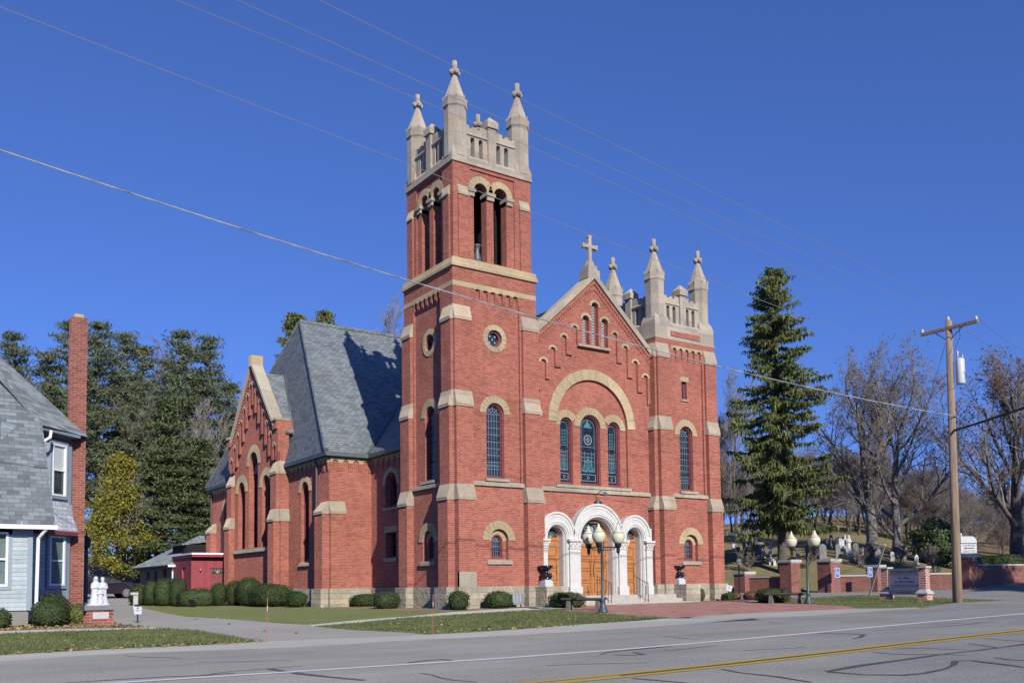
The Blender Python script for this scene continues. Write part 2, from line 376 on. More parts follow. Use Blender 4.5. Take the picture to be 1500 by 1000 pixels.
def tower_face(pl, w, wall, full=True, occ=True, ztop=14.52, cz=13.15, bz=(13.62, 13.87), ncorb=6, slit=False):
    holes = []; ra, rb = 1.05, w-.9
    if not full:
        panel(wall, pl, rect(0, w, .95, ztop)); return
    c = w/2-.02
    rec = rect(ra, rb, 5.45, bz[1]); holes.append((rec, .1))
    lowwindow(pl, c+.06, holes)
    panel(wall, pl, rect(0, w, .95, ztop), holes)
    ih = [(arch(c-.455, c+.455, 5.62, 8.42), .2)]
    if occ: ih.append((circ(c+.02, 11.68, .37), .25))
    if slit: ih.append((rect(c-.22, c+.14, 10.22, 11.12), .25))
    panel(wall, pl, rec, ih, .1)
    corbels(pl, ra, rb, ncorb, cz, bz[0], bz[1], .0, .12, church, church)
    window(pl, c-.455, c+.455, 5.62, 8.42, .28, 'grid', .78, 11, proud=-.075, ringd=.22, fr=.065)
    if occ: oculus(pl, c+.02, 11.68, .37, .6, .1, .3)
    if slit:
        m = MB(); prism(m, pl, rect(c-.22, c+.14, 10.22, 11.12), .25, .35); q = part('slit_window', m, 'maroon')
        m = MB(); pbox(m, pl, c-.10, c+.02, 10.3, 11.1, .235, .26); part('glass', m, 'glass', q)
        m = MB(); pbox(m, pl, c-.33, c+.26, 11.12, 11.36, .07, .2); part('lintel', m, 'sand', q)
        m = MB(); pbox(m, pl, c-.3, c+.24, 10.12, 10.22, .04, .3); part('sill', m, 'sill', q)
    m = MB(); profile(m, pl, .88, w-.62, [(-.1, 5.27), (-.1, 5.42), (.1, 5.48), (.1, 5.27)])
    profile(m, pl, c-.6, c+.6, [(-.1, 5.48), (-.1, 5.6), (.36, 5.66), (.36, 5.48)]); part('sill_band', m, 'sill')

def parapet(x0, y0, w, z0, extra=0, e=.37):
    X1, Y1 = x0+w, y0+w; root = MB()
    sweep(root, x0+.35, X1-.35, y0+.35, Y1-.35, [(e, z0), (e, z0+.12), (e-.03, z0+.14), (e-.03, z0+.30+extra), (.2, z0+.42+extra), (0, z0+.42+extra), (0, z0)])
    base = part('parapet', root, 'grey')
    z = z0+extra
    for pl, n in ((south(x0, y0), 0), (west(x0, y0), 1), (east(X1, y0), 2), (north(x0, Y1), 3)):
        c = w/2; out = [(.8, z+.38), (w-.8, z+.38)]
        tops = [(w-.8, 1.80), (w-1.02, 1.80), (w-1.02, 1.70), (w-1.2, 1.70), (w-1.2, 1.78), (w-1.42, 1.78), (w-1.42, 1.68), (w-1.55, 1.68), (w-1.55, 1.85), (c+.2, 1.85),
                (c-.2, 1.85), (1.55, 1.85), (1.55, 1.68), (1.42, 1.68), (1.42, 1.78), (1.2, 1.78), (1.2, 1.70), (1.02, 1.70), (1.02, 1.80), (.8, 1.80)]
        out += [(u, z+h) for u, h in tops]
        m = MB(); prism(m, pl, out, .2, .48, [arch(u-.105, u+.105, z+.42, z+1.2, 8) for u in (c-.96, c-.54, c+.38, c+.8)])
        profile(m, pl, .9, w-.9, [(.14, z+1.36), (.14, z+1.42), (.2, z+1.47), (.2, z+1.34)])
        part('parapet_wall', m, 'grey', base)
        m = MB(); pbox(m, pl, c-.2, c+.2, z+.36, z+1.92, .1, .5); profile(m, pl, c-.28, c+.28, [(.02, z+1.92), (.02, z+2.2), (.58, z+2.2), (.58, z+1.92)])
        a = [pl(c-.28, z+2.2, .02), pl(c+.28, z+2.2, .02), pl(c+.28, z+2.2, .58), pl(c-.28, z+2.2, .58), pl(c, z+2.52, .3)]
        m.add(a, [(0, 1, 4), (1, 2, 4), (2, 3, 4), (3, 0, 4)]); part('merlon', m, 'grey', base)
        if extra:
            m = MB(); pbox(m, pl, 1.05, w-1.0, z0+.2, z0+.46, -.03, .1); part('brick_inset', m, 'brick', base)
    for cx, cy in ((x0+.5, y0+.5), (X1-.5, y0+.5), (x0+.5, Y1-.5), (X1-.5, Y1-.5)):
        q = R(22.5); k = 1/math.cos(q); m = MB()
        h = .128+e; m.box(cx-h, cx+h, cy-h, cy+h, z0+.003, z+.38)
        m.lathe([(h*1.4142, z+.38), ((h-.06)*1.4142, z+.62), (.30*1.4142, z+.86)], (cx, cy, 0), 4, R(45))
        m.lathe([(.45*k, z+.3), (.45*k, z+2.44), (.50*k, z+2.5), (.50*k, z+2.58), (.485*k, z+2.6), (.485*k, z+2.86), (.46*k, z+2.86), (.455*k, z+2.85), (.085*k, z+3.98), (.075, z+4.1)], (cx, cy, 0), 8, q)
        for i in range(8):
            t = 2*math.pi*i/8+q; m.lathe([(.05, z+2.8), (.05, z+2.94)], (cx+.46*k*math.cos(t), cy+.46*k*math.sin(t), 0), 4, t)
        t = part('pinnacle', m, 'grey', base)
    return base
def finials(x0, y0, w, z):
    for cx, cy in ((x0+.5, y0+.5), (x0+w-.5, y0+.5), (x0+.5, y0+w-.5), (x0+w-.5, y0+w-.5)):
        m = MB(); m.lathe([(.085, z+3.95), (.1, z+4.2), (.105, z+4.62), (.07, z+4.64)], (cx, cy, 0), 10)
        for dx, dy in ((.15, 0), (-.15, 0), (0, .15), (0, -.15)): m.ball((cx+dx, cy+dy, z+4.12), .12)
        o = part('finial', m, 'grey', church, True)
        m = MB(); m.tube([(cx, cy, z+4.6), (cx, cy, z+5.0)], .008, 4); part('lightning_rod', m, 'gutter', o)

# --- bell tower, corner at the origin, 4.3 m square
W1 = 4.3; tw = MB()
for pl, full in ((south(0, 0), 1), (west(0, 0), 1), (east(W1, 0), 0), (north(0, W1), 0)): tower_face(pl, W1, tw, full)
tw.add([(0, 0, 14.52), (W1, 0, 14.52), (W1, W1, 14.52), (0, W1, 14.52)], [(0, 1, 2, 3)])
part('tower_wall', tw, 'brick')
for pl in (south(0, 0), north(0, W1)):
    buttress(pl, 0, .8); buttress(pl, W1-.8, W1)
for pl in (west(0, 0), east(W1, 0)):
    buttress(pl, 0, .8); buttress(pl, W1-.8, W1)
m = MB(); sweep(m, 0, W1, 0, W1, [(.09, 14.48), (.09, 14.62), (.05, 14.66), (.02, 14.86), (-.10, 14.93), (-.2, 14.93), (-.2, 14.48)]); part('belt_course', m, 'sand')
m = MB(); sweep(m, 0, W1, 0, W1, [(.012, 13.66), (.012, 13.87), (-.02, 13.87), (-.02, 13.66)])
part('stone_band', m, 'sand')
bel = MB(); inner = []
for pl in (south(0, 0), west(0, 0), east(W1, 0), north(0, W1)):
    e = .12; rec = rect(1.0, 3.3, 14.96, 18.92)
    ops = [arch(1.2, 1.86, 15.0, 18.06), arch(2.22, 2.9, 15.0, 18.06)]
    panel(bel, pl, rect(e, W1-e, 14.9, 19.1), [(rec, .06)], e)
    panel(bel, pl, rec, [(o, .42) for o in ops], e+.06)
    face(bel, pl, rect(.6, W1-.6, 14.9, 19.1), ops, .6)
bw = part('belfry_wall', bel, 'brick')
for pl in (south(0, 0), west(0, 0), east(W1, 0), north(0, W1)):
    for u0, u1 in ((.36, .84), (3.56, 4.06)):
        m = MB(); pbox(m, pl, u0, u1, 14.9, 17.72, .05, .13); part('pilaster', m, 'brick', bw)
        m = MB(); profile(m, pl, u0-.02, u1+.02, [(.0, 17.66), (.0, 17.74), (.122, 18.12), (.14, 18.12), (.14, 17.66)]); part('offset_stone', m, 'sandpale', bw)
    m = MB(); k1 = lambda x, z: x > 2.045; k2 = lambda x, z: x < 2.045
    ring(m, pl, 1.53, 18.06, .333, .63, .1, .58, 9, skip=k1); ring(m, pl, 2.56, 18.06, .343, .63, .1, .58, 9, skip=k2); part('arch_stone', m, 'sand', bw)
    m = MB()
    for a, b in ((.93, 1.2), (1.86, 2.22), (2.9, 3.2)):
        m = MB(); pbox(m, pl, a, b, 17.74, 17.92, .09, .55); pbox(m, pl, a-.05, b+.05, 17.92, 18.06, .04, .6)
        part('impost', m, 'sill', bw)
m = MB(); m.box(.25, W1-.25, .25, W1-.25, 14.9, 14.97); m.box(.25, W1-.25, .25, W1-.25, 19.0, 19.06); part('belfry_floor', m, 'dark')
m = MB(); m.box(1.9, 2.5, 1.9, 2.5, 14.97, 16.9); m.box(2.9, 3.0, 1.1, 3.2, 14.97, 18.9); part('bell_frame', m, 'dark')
m = MB(); m.lathe([(.12, .02), (.2, .06), (.17, .35), (.10, .6), (.14, .8), (.2, .86), (.05, .92)], (1.62, .6, 14.97), 14); part('loudspeaker', m, 'gutter', None, True)
parapet(0, 0, W1, 19.08, 0, .30); finials(0, 0, W1, 19.08)
m = MB(); m.box(.2, W1-.2, .2, W1-.2, 19.1, 19.2); part('tower_roof', m, 'gutter')
m = MB(); p = south(0, 0); pbox(m, p, -.0, .83, 1.03, 1.64, -.345, -.2); prism(m, p, circ(.42, 1.33, .19, 20), -.352, -.34); part('cornerstone', m, 'sill')

# --- shorter tower
X2, W2 = 11.55, 4.1; t2 = MB()
tower_face(south(X2, 0), W2, t2, 1, occ=False, ztop=13.12, cz=12.12, bz=(12.62, 12.84), ncorb=5, slit=True)
for pl in (west(X2, 0), east(X2+W2, 0), north(X2, W2)): panel(t2, pl, rect(0, W2, .95, 13.12))
part('tower_wall', t2, 'brick')
LV2 = LV[:2]+[(12.12, 12.86)]
for pl in (south(X2, 0), west(X2, 0), east(X2+W2, 0)):
    buttress(pl, 0, .78, LV2); buttress(pl, W2-.78, W2, LV2)
parapet(X2, 0, W2, 13.1, .5); finials(X2, 0, W2, 13.6)
m = MB(); m.box(X2+.2, X2+W2-.2, .2, W2-.2, 13.2, 13.3); part('tower_roof', m, 'gutter')

# --- nave front
NX0, NX1, NY, CX = 4.3, 11.55, .42, 7.84
nf = south(0, NY); wall = MB(); AX, AZ, SL = 7.95, 15.42, .908
def gz(x, off=0): return AZ-SL*abs(x-AX)-off
nports = []
big = [(5.71, 5.45), (9.97, 5.45)]+arc(7.84, 8.46, 2.13, 24)
portal_open = rect(4.95, 10.75, .5, 3.9)
panel(wall, nf, [(NX0, .4), (4.95, .4), (4.95, 3.9), (10.75, 3.9), (10.75, .4), (NX1, .4), (NX1, gz(NX1)), (AX, AZ), (NX0, gz(NX0))], [(big, .12)]+[(arch(c-.21, c+.21, z0, zs, 10), .02) for c, zs, z0 in ((7.43, 13.38, 12.24), (7.99, 14.09, 12.24), (8.58, 13.4, 12.24))])
W3 = [(6.33, .375, 8.35), (7.76, .605, 8.36), (9.2, .38, 8.38)]
panel(wall, nf, big, [(arch(c-r, c+r, 5.64, zs), .2) for c, r, zs in W3], .12)
part('nave_wall', wall, 'brick')
m = MB(); ring(m, nf, 7.84, 8.46, 2.133, 2.62, -.03, .13, 17); part('great_arch', m, 'sand')
w2c = lambda x, z: (x-7.76)**2+(z-8.36)**2 < .97**2
ws = []
for i, (c, r, zs) in enumerate(W3):
    window(nf, c-r, c+r, 5.64, zs, .29, 'orn', r+.35, 11 if i != 1 else 13, proud=-.085, ringd=.24, fr=.065, skip=None if i == 1 else (lambda x, z: w2c(x, z)))
m = MB(); profile(m, nf, 4.75, 11.55, [(-.1, 5.27), (-.1, 5.41), (.02, 5.47), (.02, 5.27)]); profile(m, nf, 5.6, 10.09, [(-.1, 5.47), (-.1, 5.6), (.4, 5.66), (.4, 5.47)]); part('sill_band', m, 'sill')
# stepped corbel table under the gable
tops = [(4.92, 11.2), (5.46, 11.82), (6.12, 12.47), (6.76, 13.0), (9.2, 13.04), (9.85, 12.48), (10.48, 11.83), (11.12, 11.2)]
path = [(NX0, 9.9)]; hw = .15
for i, (c, zt) in enumerate(tops):
    lb = 9.75 if i == 0 else (min(zt, tops[i-1][1])-.87 if i != 4 else 12.2)
    rb = 9.75 if i == 7 else (min(zt, tops[i+1][1])-.87 if i != 3 else 12.2)
    path += [(c-hw, lb)]+list(reversed(arc(c, zt-hw, hw, 8)))+[(c+hw, rb)]
path += [(NX1, 9.9)]
gl = MB(); outl = path+[(NX1, gz(NX1)), (AX, AZ), (NX0, gz(NX0))]
tri3 = [(7.43, 13.38, 12.24), (7.99, 14.09, 12.24), (8.58, 13.4, 12.24)]
gf = south(0, NY-.1)
th = [arch(c-.21, c+.21, z0, zs, 10) for c, zs, z0 in tri3]
panel(gl, gf, outl, [(h, .3) for h in th]); reveal(gl, gf, outl, 0, .1)
gw = part('gable_wall', gl, 'brick')
for c, zs, z0 in tri3:
    m = MB(); h = arch(c-.21, c+.21, z0, zs, 10); prism(m, gf, h, .2, .34, [arch(c-.15, c+.15, z0+.08, zs, 10)]); lo = part('louver_window', m, 'maroon')
    m = MB(); z = z0+.1
    while z < zs+.1: profile(m, gf, c-.16, c+.16, [(.22, z), (.22, z+.015), (.34, z+.075), (.34, z+.06)]); z += .075
    part('louver', m, 'louver', lo)
    m = MB(); pbox(m, gf, c-.16, c+.16, z0+.05, zs+.12, .35, .37); part('backing', m, 'dark', lo)
    m = MB(); ring(m, gf, c, zs, .213, .33, -.03, .12, 7); part('arch_stone', m, 'sand', lo)
m = MB(); profile(m, gf, 6.93, 8.88, [(-.1, 12.08), (-.1, 12.17), (.3, 12.25), (.3, 12.08)]); part('sill', m, 'sill')
m = MB()
for c, zt in tops: m = MB(); ring(m, gf, c, zt-hw, hw+.003, hw+.11, -.03, .09, 7); part('corbel_arch', m, 'sand')
m = MB()
for s in (-1, 1):
    n = 26
    for i in range(n):
        x = AX+s*(.25+3.35*i/n); zc = gz(x, .34)
        prism(m, gf, [(x-.035, zc-.07), (x+.035, zc-.07), (x+.035, zc+.09), (x-.035, zc+.09)], -.05, .02)
    for o_, e in ((.14, .07), (.40, .035)):
        x = AX+s*3.55; prism(m, gf, [(AX, AZ-o_), (x, gz(x, o_)), (x, gz(x, o_+.12)), (AX, AZ-o_-.12)], -e, .02)
part('dentil_course', m, 'brick')
m = MB()
for s, xe in ((-1, 4.42), (1, 11.78)):
    a = [(AX, AZ+.0), (xe, gz(xe)), (xe, gz(xe)+.30), (AX, AZ+.30)]; prism(m, south(0, 0), a, NY-.2, NY+.62)
part('gable_coping', m, 'sill')
m = MB(); m.box(AX-.36, AX+.34, NY-.16, NY+.5, AZ+.02, AZ+.42); m.box(AX-.27, AX+.25, NY-.08, NY+.42, AZ+.42, AZ+.66)
m.lathe([(.25, AZ+.66), (.15, AZ+.95)], (AX, NY+.17, 0), 4, R(45)); part('cross_pedestal', m, 'grey')
m = MB(); m.box(AX-.085, AX+.085, NY+.1, NY+.26, AZ+.9, AZ+2.1); m.box(AX-.37, AX+.37, NY+.101, NY+.259, AZ+1.55, AZ+1.71)
for x, z in ((-.4, 1.63), (.4, 1.63)): m.box(AX+x-.05, AX+x+.05, NY+.09, NY+.27, AZ+z-.11, AZ+z+.11)
m.box(AX-.11, AX+.11, NY+.09, NY+.27, AZ+2.08, AZ+2.16); o = part('cross', m, 'grey')
m = MB(); m.tube([(AX, NY+.18, AZ+2.1), (AX, NY+.18, AZ+2.6)], .008, 4); part('lightning_rod', m, 'gutter', o)

# --- white portal with three arches
PF = south(0, .06); FZ = .56
def parch(c, r, zs, z0=FZ-.1, n=18): return arch(c-r, c+r, z0, zs, n)
AR = [(5.36, .545, 3.2, .95, 3.34), (7.75, 1.07, 3.08, 1.46, 3.28), (10.0, .545, 3.2, .95, 3.34)]
L_, Rr = 4.5, 11.07
def topline(x): return max([zs2+math.sqrt(max(0, ro*ro-(x-c)**2)) if abs(x-c) <= ro else 0 for c, r, zs, ro, zs2 in AR])
xs = [Rr-(Rr-L_)*i/90 for i in range(91)]
outl = [(L_, FZ-.1), (Rr, FZ-.1)]+[(x, max(topline(x), 3.7)) for x in xs]
pm = MB(); panel(pm, PF, outl, [(parch(c, r, zs), .09) for c, r, zs, ro, z2 in AR]); reveal(pm, PF, outl, 0, .4)
for c, r, zs, ro, z2 in AR:
    d = .09
    for st in (.05, .10):
        panel(pm, PF, parch(c, r-st+.05, zs), [(parch(c, r-st, zs), .09 if st < .09 else .4)], d); d += .09
port = part('portal', pm, 'white')
m = MB()
for c, r, zs, ro, z2 in AR:                                 # moulded hood and order edges
    inside = lambda x, z: any((abs(x-c2) < ro2-.06 and z < z22+math.sqrt(max(0, (ro2-.06)**2-(x-c2)**2))) for c2, r2, zs2, ro2, z22 in AR if c2 != c) or x < L_ or x > Rr
    for rr, e in ((ro+.03, -.05), (ro-.16, -.02), (r+.14, -.035), (r+.05, -.02)):
        m = MB(); k = 24; zz = z2 if rr > ro-.2 else zs
        for i in range(k):
            x, z = c+rr*math.cos(R(180*(i+.5)/k)), zz+rr*math.sin(R(180*(i+.5)/k))
            if rr > ro-.2 and inside(x, z): continue
            prism(m, PF, arc(c, zz, rr, 1, 180*i/k, 180*(i+1)/k)+list(reversed(arc(c, zz, rr-(.10 if rr > ro else .045), 1, 180*i/k, 180*(i+1)/k))), e, .01)
        part('hood_moulding', m, 'white', port)
    for st, d in ((.0, .055), (.05, .145)):                  # roll mouldings down the jambs
        m = MB(); q = r-st-.01; m.tube([PF(c-q, FZ, d), PF(c-q, zs, d)]+[PF(x, z, d) for x, z in arc(c, zs, q, 18, 180, 0)[1:]]+[PF(c+q, FZ, d)], .032, 6); part('roll_moulding', m, 'white', port)
for a, b in ((4.42, 4.8), (5.93, 6.65), (8.84, 9.43), (10.57, 11.07)):
    m = MB(); c = (a+b)/2; h = (b-a)/2-.06
    pbox(m, PF, c-h, c+h, FZ+.4, 2.7, -.1, .02); pbox(m, PF, c-h-.06, c+h+.06, FZ-.1, FZ+.4, -.16, .02); o = part('pilaster', m, 'white', port)
    m = MB(); pbox(m, PF, c-h-.1, c+h+.1, 3.0, 3.1, -.22, .02); pbox(m, PF, c-h-.03, c+h+.03, 2.68, 2.74, -.14, .02); pbox(m, PF, c-h, c+h, 2.74, 3.0, -.12, .02)
    for s in (-1, 0, 1):                                     # carved leaves
        for q in (0, 1): m.ball(PF(c+s*h*.8+(.09 if q else 0), 2.82+.1*q, -.13), .065, 5)
    part('capital', m, 'white', port)
def door(c, hw_, zb, zt, d, leaves, ztop, r):
    m = MB(); pbox(m, PF, c-hw_, c+hw_, zb, zt, d, d+.07); dr = part('door', m, 'oak')
    m = MB(); n = leaves
    for i in range(n):
        a = c-hw_+2*hw_*i/n; b = c-hw_+2*hw_*(i+1)/n
        cols = [(a+.1, (a+b)/2-.03), ((a+b)/2+.03, b-.1)] if leaves == 2 else [(a+.1, b-.1)]
        for ca, cb in ([(a+.12, b-.1)]):
            zz = zb+.14
            for k in range(4):
                hgt = (zt-zb-.3)/4; prism(m, PF, rect(ca, cb, zz, zz+hgt-.09), d-.018, d+.01, [rect(ca+.04, cb-.04, zz+.04, zz+hgt-.13)]); zz += hgt
    part('door_panel', m, 'oak_dark', dr)
    m = MB(); pbox(m, PF, c-hw_-.02, c+hw_+.02, zt, zt+.11, d-.05, d+.07); 
    if leaves == 2: pbox(m, PF, c-.03, c+.03, zb, zt, d-.03, d+.02)
    part('door_frame', m, 'oak', dr)
    m = MB()
    for x in ((c-.09, c+.09) if leaves == 2 else (c+hw_-.12,)):
        m.tube([PF(x, zb+.95, d-.01), PF(x, zb+.98, d-.07), PF(x, zb+1.32, d-.07), PF(x, zb+1.35, d-.01)], .018, 6)
        pbox(m, PF, x-.03, x+.03, zb+.85, zb+1.4, d-.012, d+.005)
    part('handle', m, 'brass', dr)
    m = MB(); lun = [(c-hw_, zt+.1), (c+hw_, zt+.1)]+arc(c, ztop-hw_, hw_, 14); prism(m, PF, lun, d-.02, d+.05, [circ(c, (zt+ztop)/2+.06, min((ztop-zt)/2-.06, hw_*.8), 20)] if leaves == 2 else [arch(c-hw_+.07, c+hw_-.07, zt+.14, max(zt+.16, ztop-hw_))])
    tr = part('transom', m, 'oak')
    m = MB(); face(m, PF, lun, [], d+.03); part('glass', m, 'glass', tr)
    m = MB(); cz_ = (zt+ztop)/2+.06; rr = min((ztop-zt)/2-.06, hw_*.8)
    if leaves == 2:
        prism(m, PF, circ(c, cz_, rr*.34, 16), d-.0, d+.03)
        for i in range(20):
            t = 2*math.pi*i/20; a0, a1 = t-.045, t+.045
            prism(m, PF, [(c+rr*.5*math.cos(a0), cz_+rr*.5*math.sin(a0)), (c+rr*.96*math.cos(a0), cz_+rr*.96*math.sin(a0)), (c+rr*.96*math.cos(a1), cz_+rr*.96*math.sin(a1)), (c+rr*.5*math.cos(a1), cz_+rr*.5*math.sin(a1))], d+.005, d+.03)
    else:
        for i in range(1, 8):
            t = math.pi*i/8; z0 = zt+.14
            m.tube([PF(c, z0, d+.0), PF(c+(hw_-.07)*math.cos(t), z0+max(.1, ztop-z0-.06)*math.sin(t), d+.0)], .012, 4)
    part('tracery', m, 'lead', tr)
    return dr
door(5.36, .445, FZ, 3.06, .52, 1, 3.62, .38); door(10.0, .445, FZ, 3.06, .52, 1, 3.62, .38)
door(7.75, .97, FZ, 3.06, .52, 2, 4.03, .9)
# steps, cheek walls
m = MB(); m.box(4.4, 11.95, -.62, .6, .05, FZ); m.box(4.66, 11.96, -1.02, -.62, .05, .385); m.box(4.66, 12.2, -1.42, -1.02, .05, .22); part('steps', m, 'concrete')
m = MB(); m.box(3.75, 4.64, -1.25, .2, -.05, 1.0); m.box(4.55, 5.0, -.62, .2, -.05, .8); part('cheek_wall', m, 'rock'); m = MB(); m.box(11.98, 12.92, -1.25, .2, -.05, 1.02); m.box(11.0, 11.98, -.34, .3, -.05, 1.02); part('cheek_wall', m, 'rock')
def rail(x):
    m = MB(); p = [(x, -.35, FZ), (x, -.35, FZ+.88), (x, -1.3, .22+.86), (x, -1.3, .2)]
    m.tube(p, .017, 6)
    for i in range(1, 5):
        f = i/5; m.tube([(x, -.35-.95*f, FZ+.1-.33*f), (x, -.35-.95*f, FZ+.88-.35*f)], .009, 4)
    m.tube([(x, -.35, FZ+.1), (x, -1.3, .3)], .01, 4); part('handrail', m, 'black')
rail(7.28); rail(9.5)
m = MB(); m.tube([(7.86, .32, 5.2), (7.86, -.02, 5.35), (7.9, -.18, 5.28)], .02, 6); m.lathe([(.03, .16), (.05, .1), (.13, .06), (.21, 0), (.19, -.02)], (7.98, -.2, 5.15), 14)
m.lathe([(.09, .12), (.1, 0), (.07, -.22), (.04, -.26)], (7.86, .2, 4.86), 10); part('wall_lamp', m, 'gutter', None, True)

# --- aisle wall, transept, gabled bay
AW = .64; TX0, TY0, TY1 = -1.61, 9.0, 27.7; EZ = 7.45
aw = west(AW, 0); wl = MB()
panel(wl, aw, rect(4.2, TY0, .95, 7.5), [(arch(6.3, 7.5, 4.9, 5.95), .3), (rect(6.38, 7.45, 2.45, 3.66), .3)])
pf = south(0, TY0); panel(wl, pf, rect(TX0, AW, .95, 7.5))
pw = west(TX0, 0); B0, B1 = 14.25, 22.45; BX = TX0-.5
twin = [(arch(11.5, 12.55, 2.35, 5.95), .22), (arch(24.15, 25.2, 2.35, 5.95), .22)]
panel(wl, pw, rect(TY0, B0, .95, 7.5), twin[:1]); panel(wl, pw, rect(B1, TY1, .95, 7.5), twin[1:])
panel(wl, north(0, TY1), rect(TX0, 17.25, .95, 7.5)); panel(wl, east(17.25, 0), rect(TY0, TY1, .95, 7.5)); panel(wl, south(0, TY0), rect(15.0, 17.25, .95, 7.5)); panel(wl, south(0, TY0+.4), rect(AW, 15.0, .95, 7.3)); part('transept_wall', wl, 'brick')
m = MB(); panel(m, east(15.0, 0), rect(4, TY0, .95, 7.5)); part('aisle_wall', m, 'brick')
window(aw, 6.3, 7.5, 4.9, 5.95, .38, 'bars', .85, 9, sill=(6.15, 7.65, 4.72, 4.9))
m = MB(); prism(m, aw, rect(6.38, 7.45, 2.45, 3.66), .3, .4, [rect(6.47, 7.36, 2.55, 3.6)]); o = part('window', m, 'maroon')
m = MB(); pbox(m, aw, 6.45, 7.4, 2.5, 3.62, .37, .39); part('glass', m, 'glass', o)
m = MB(); pbox(m, aw, 6.47, 7.36, 3.05, 3.1, .32, .39); part('window_bar', m, 'leaddark', o)
m = MB(); pbox(m, aw, 6.25, 7.6, 3.66, 3.96, -.02, .2); part('lintel', m, 'sand', o)
m = MB(); pbox(m, aw, 6.25, 7.6, 2.26, 2.45, -.08, .3); part('sill', m, 'sill', o)
for a in (11.5, 24.15): window(pw, a, a+1.05, 2.35, 5.95, .28, 'bars', .85, 9, sill=(a-.12, a+1.17, 2.17, 2.37))
BL = [(4.58, 5.24), (7.1, 7.78)]
buttress(pf, TX0, TX0+.78, [(4.62, 5.24)], [.2, 0]); buttress(pw, TY0, TY0+.95, [(4.62, 5.24)], [.36, 0])
buttress(pw, TY1-.95, TY1, [(4.62, 5.24)], [.36, 0])
corbels(pf, TX0+.02, AW-.05, 4, 6.72, 7.12, 7.42, -.06, .0, church, church)
corbels(pw, TY0+.02, B0, 9, 6.72, 7.12, 7.42, -.06, .0, church, church); corbels(pw, B1, TY1, 9, 6.72, 7.12, 7.42, -.06, .0, church, church)
corbels(aw, 4.35, TY0-.06, 8, 6.72, 7.12, 7.42, -.06, .0, church, church)
# gabled bay
bp = west(BX, 0); C = (B0+B1)/2; bay = MB(); GA, GE = 13.72, 9.95
gab = [(B0, .95), (B1, .95), (B1, GE), (B1-.75, GE), (C, GA), (B0+.75, GE), (B0, GE)]
bw3 = [(20.35, .62, 6.62), (18.35, .74, 8.02), (16.3, .62, 6.62)]
panel(bay, bp, gab, [(arch(c-r, c+r, 3.36, zs), .38) for c, r, zs in bw3])
for y, nn in ((B0, 1), (B1, 0)):
    pl = south(0, y) if nn else north(0, y); panel(bay, pl, rect(BX, TX0, .95, GE))
panel(bay, bp, [(B0+.1, .95), (B1-.1, .95), (B1-.1, 8.6), (C, 12.4), (B0+.1, 8.6)], [], .8)
part('bay_wall', bay, 'brick')
for c, r, zs in bw3: window(bp, c-r, c+r, 3.36, zs, .52, 'bars', r+.42, 11, fr=.1)
m = MB(); profile(m, bp, 15.4, 21.3, [(-.12, 3.1), (-.12, 3.28), (.4, 3.38), (.4, 3.1)]); part('sill_band', m, 'sill')
buttress(bp, B0, B0+.85, BL, [.34, .2, 0]); buttress(bp, B1-.85, B1, BL, [.34, .2, 0])
buttress(south(0, B0), BX, BX+.45, BL, [.14, .08, 0])
# stepped corbels of the bay gable
gl = MB(); path = [(B0, 8.25)]; n = 6; tp = []
for i in range(n): tp.append((B0+.55+.56*i, 8.75+.68*i))
tp2 = tp+[(C-.22, 8.75+.68*n-.15), (C+.22, 8.75+.68*n-.15)]+[(2*C-u, z) for u, z in reversed(tp)]
for i, (c, zt) in enumerate(tp2):
    lb = zt-1.25 if i == 0 else min(zt, tp2[i-1][1])-1.25
    rb = zt-1.25 if i == len(tp2)-1 else min(zt, tp2[i+1][1])-1.25
    path += [(c-.14, max(lb, 7.9))]+list(reversed(arc(c, zt-.14, .14, 6)))+[(c+.14, max(rb, 7.9))]
path += [(B1, 8.25)]
outl = path+[(B1, GE), (B1-.75, GE), (C, GA), (B0+.75, GE), (B0, GE)]
gq = west(BX-.11, 0); panel(gl, gq, outl); reveal(gl, gq, outl, 0, .11); part('gable_wall', gl, 'brick')
m = MB()
for c, zt in tp2: m = MB(); ring(m, gq, c, zt-.14, .143, .24, -.03, .1, 5); part('corbel_arch', m, 'sill')
m = MB()
for s in (-1, 1):
    for i in range(22):
        y = C+s*(.4+3.0*i/22); zc = GA-(GA-GE)/(C-B0-.75)*abs(y-C)-.32
        prism(m, gq, rect(y-.04, y+.04, zc-.1, zc+.05), -.06, .02)
part('dentil_course', m, 'brick')
m = MB(); gs = (GA-GE)/(C-B0-.75)
for s in (-1, 1):
    ye = C+s*(C-B0-.5); prism(m, west(0, 0), [(C, GA), (ye, GA-gs*abs(ye-C)), (ye, GA-gs*abs(ye-C)+.26), (C, GA+.26)], BX-.22, BX+.42)
part('gable_coping', m, 'sill')
for s in (-1, 1):
    m = MB(); ye = C+s*(C-B0-.02); a, b = sorted((ye, ye-s*.55)); m.box(BX-.2, BX+.7, a, b, GE-.45, GE+.0); part('kneeler', m, 'brick')
    m = MB(); m.box(BX-.26, BX+.55, a-.05, b+.05, GE, GE+.14); part('kneeler_cap', m, 'sill')
m = MB(); m.box(BX-.24, BX+.44, C-.24, C+.24, GA-.1, GA+.52); part('apex_stone', m, 'sand')
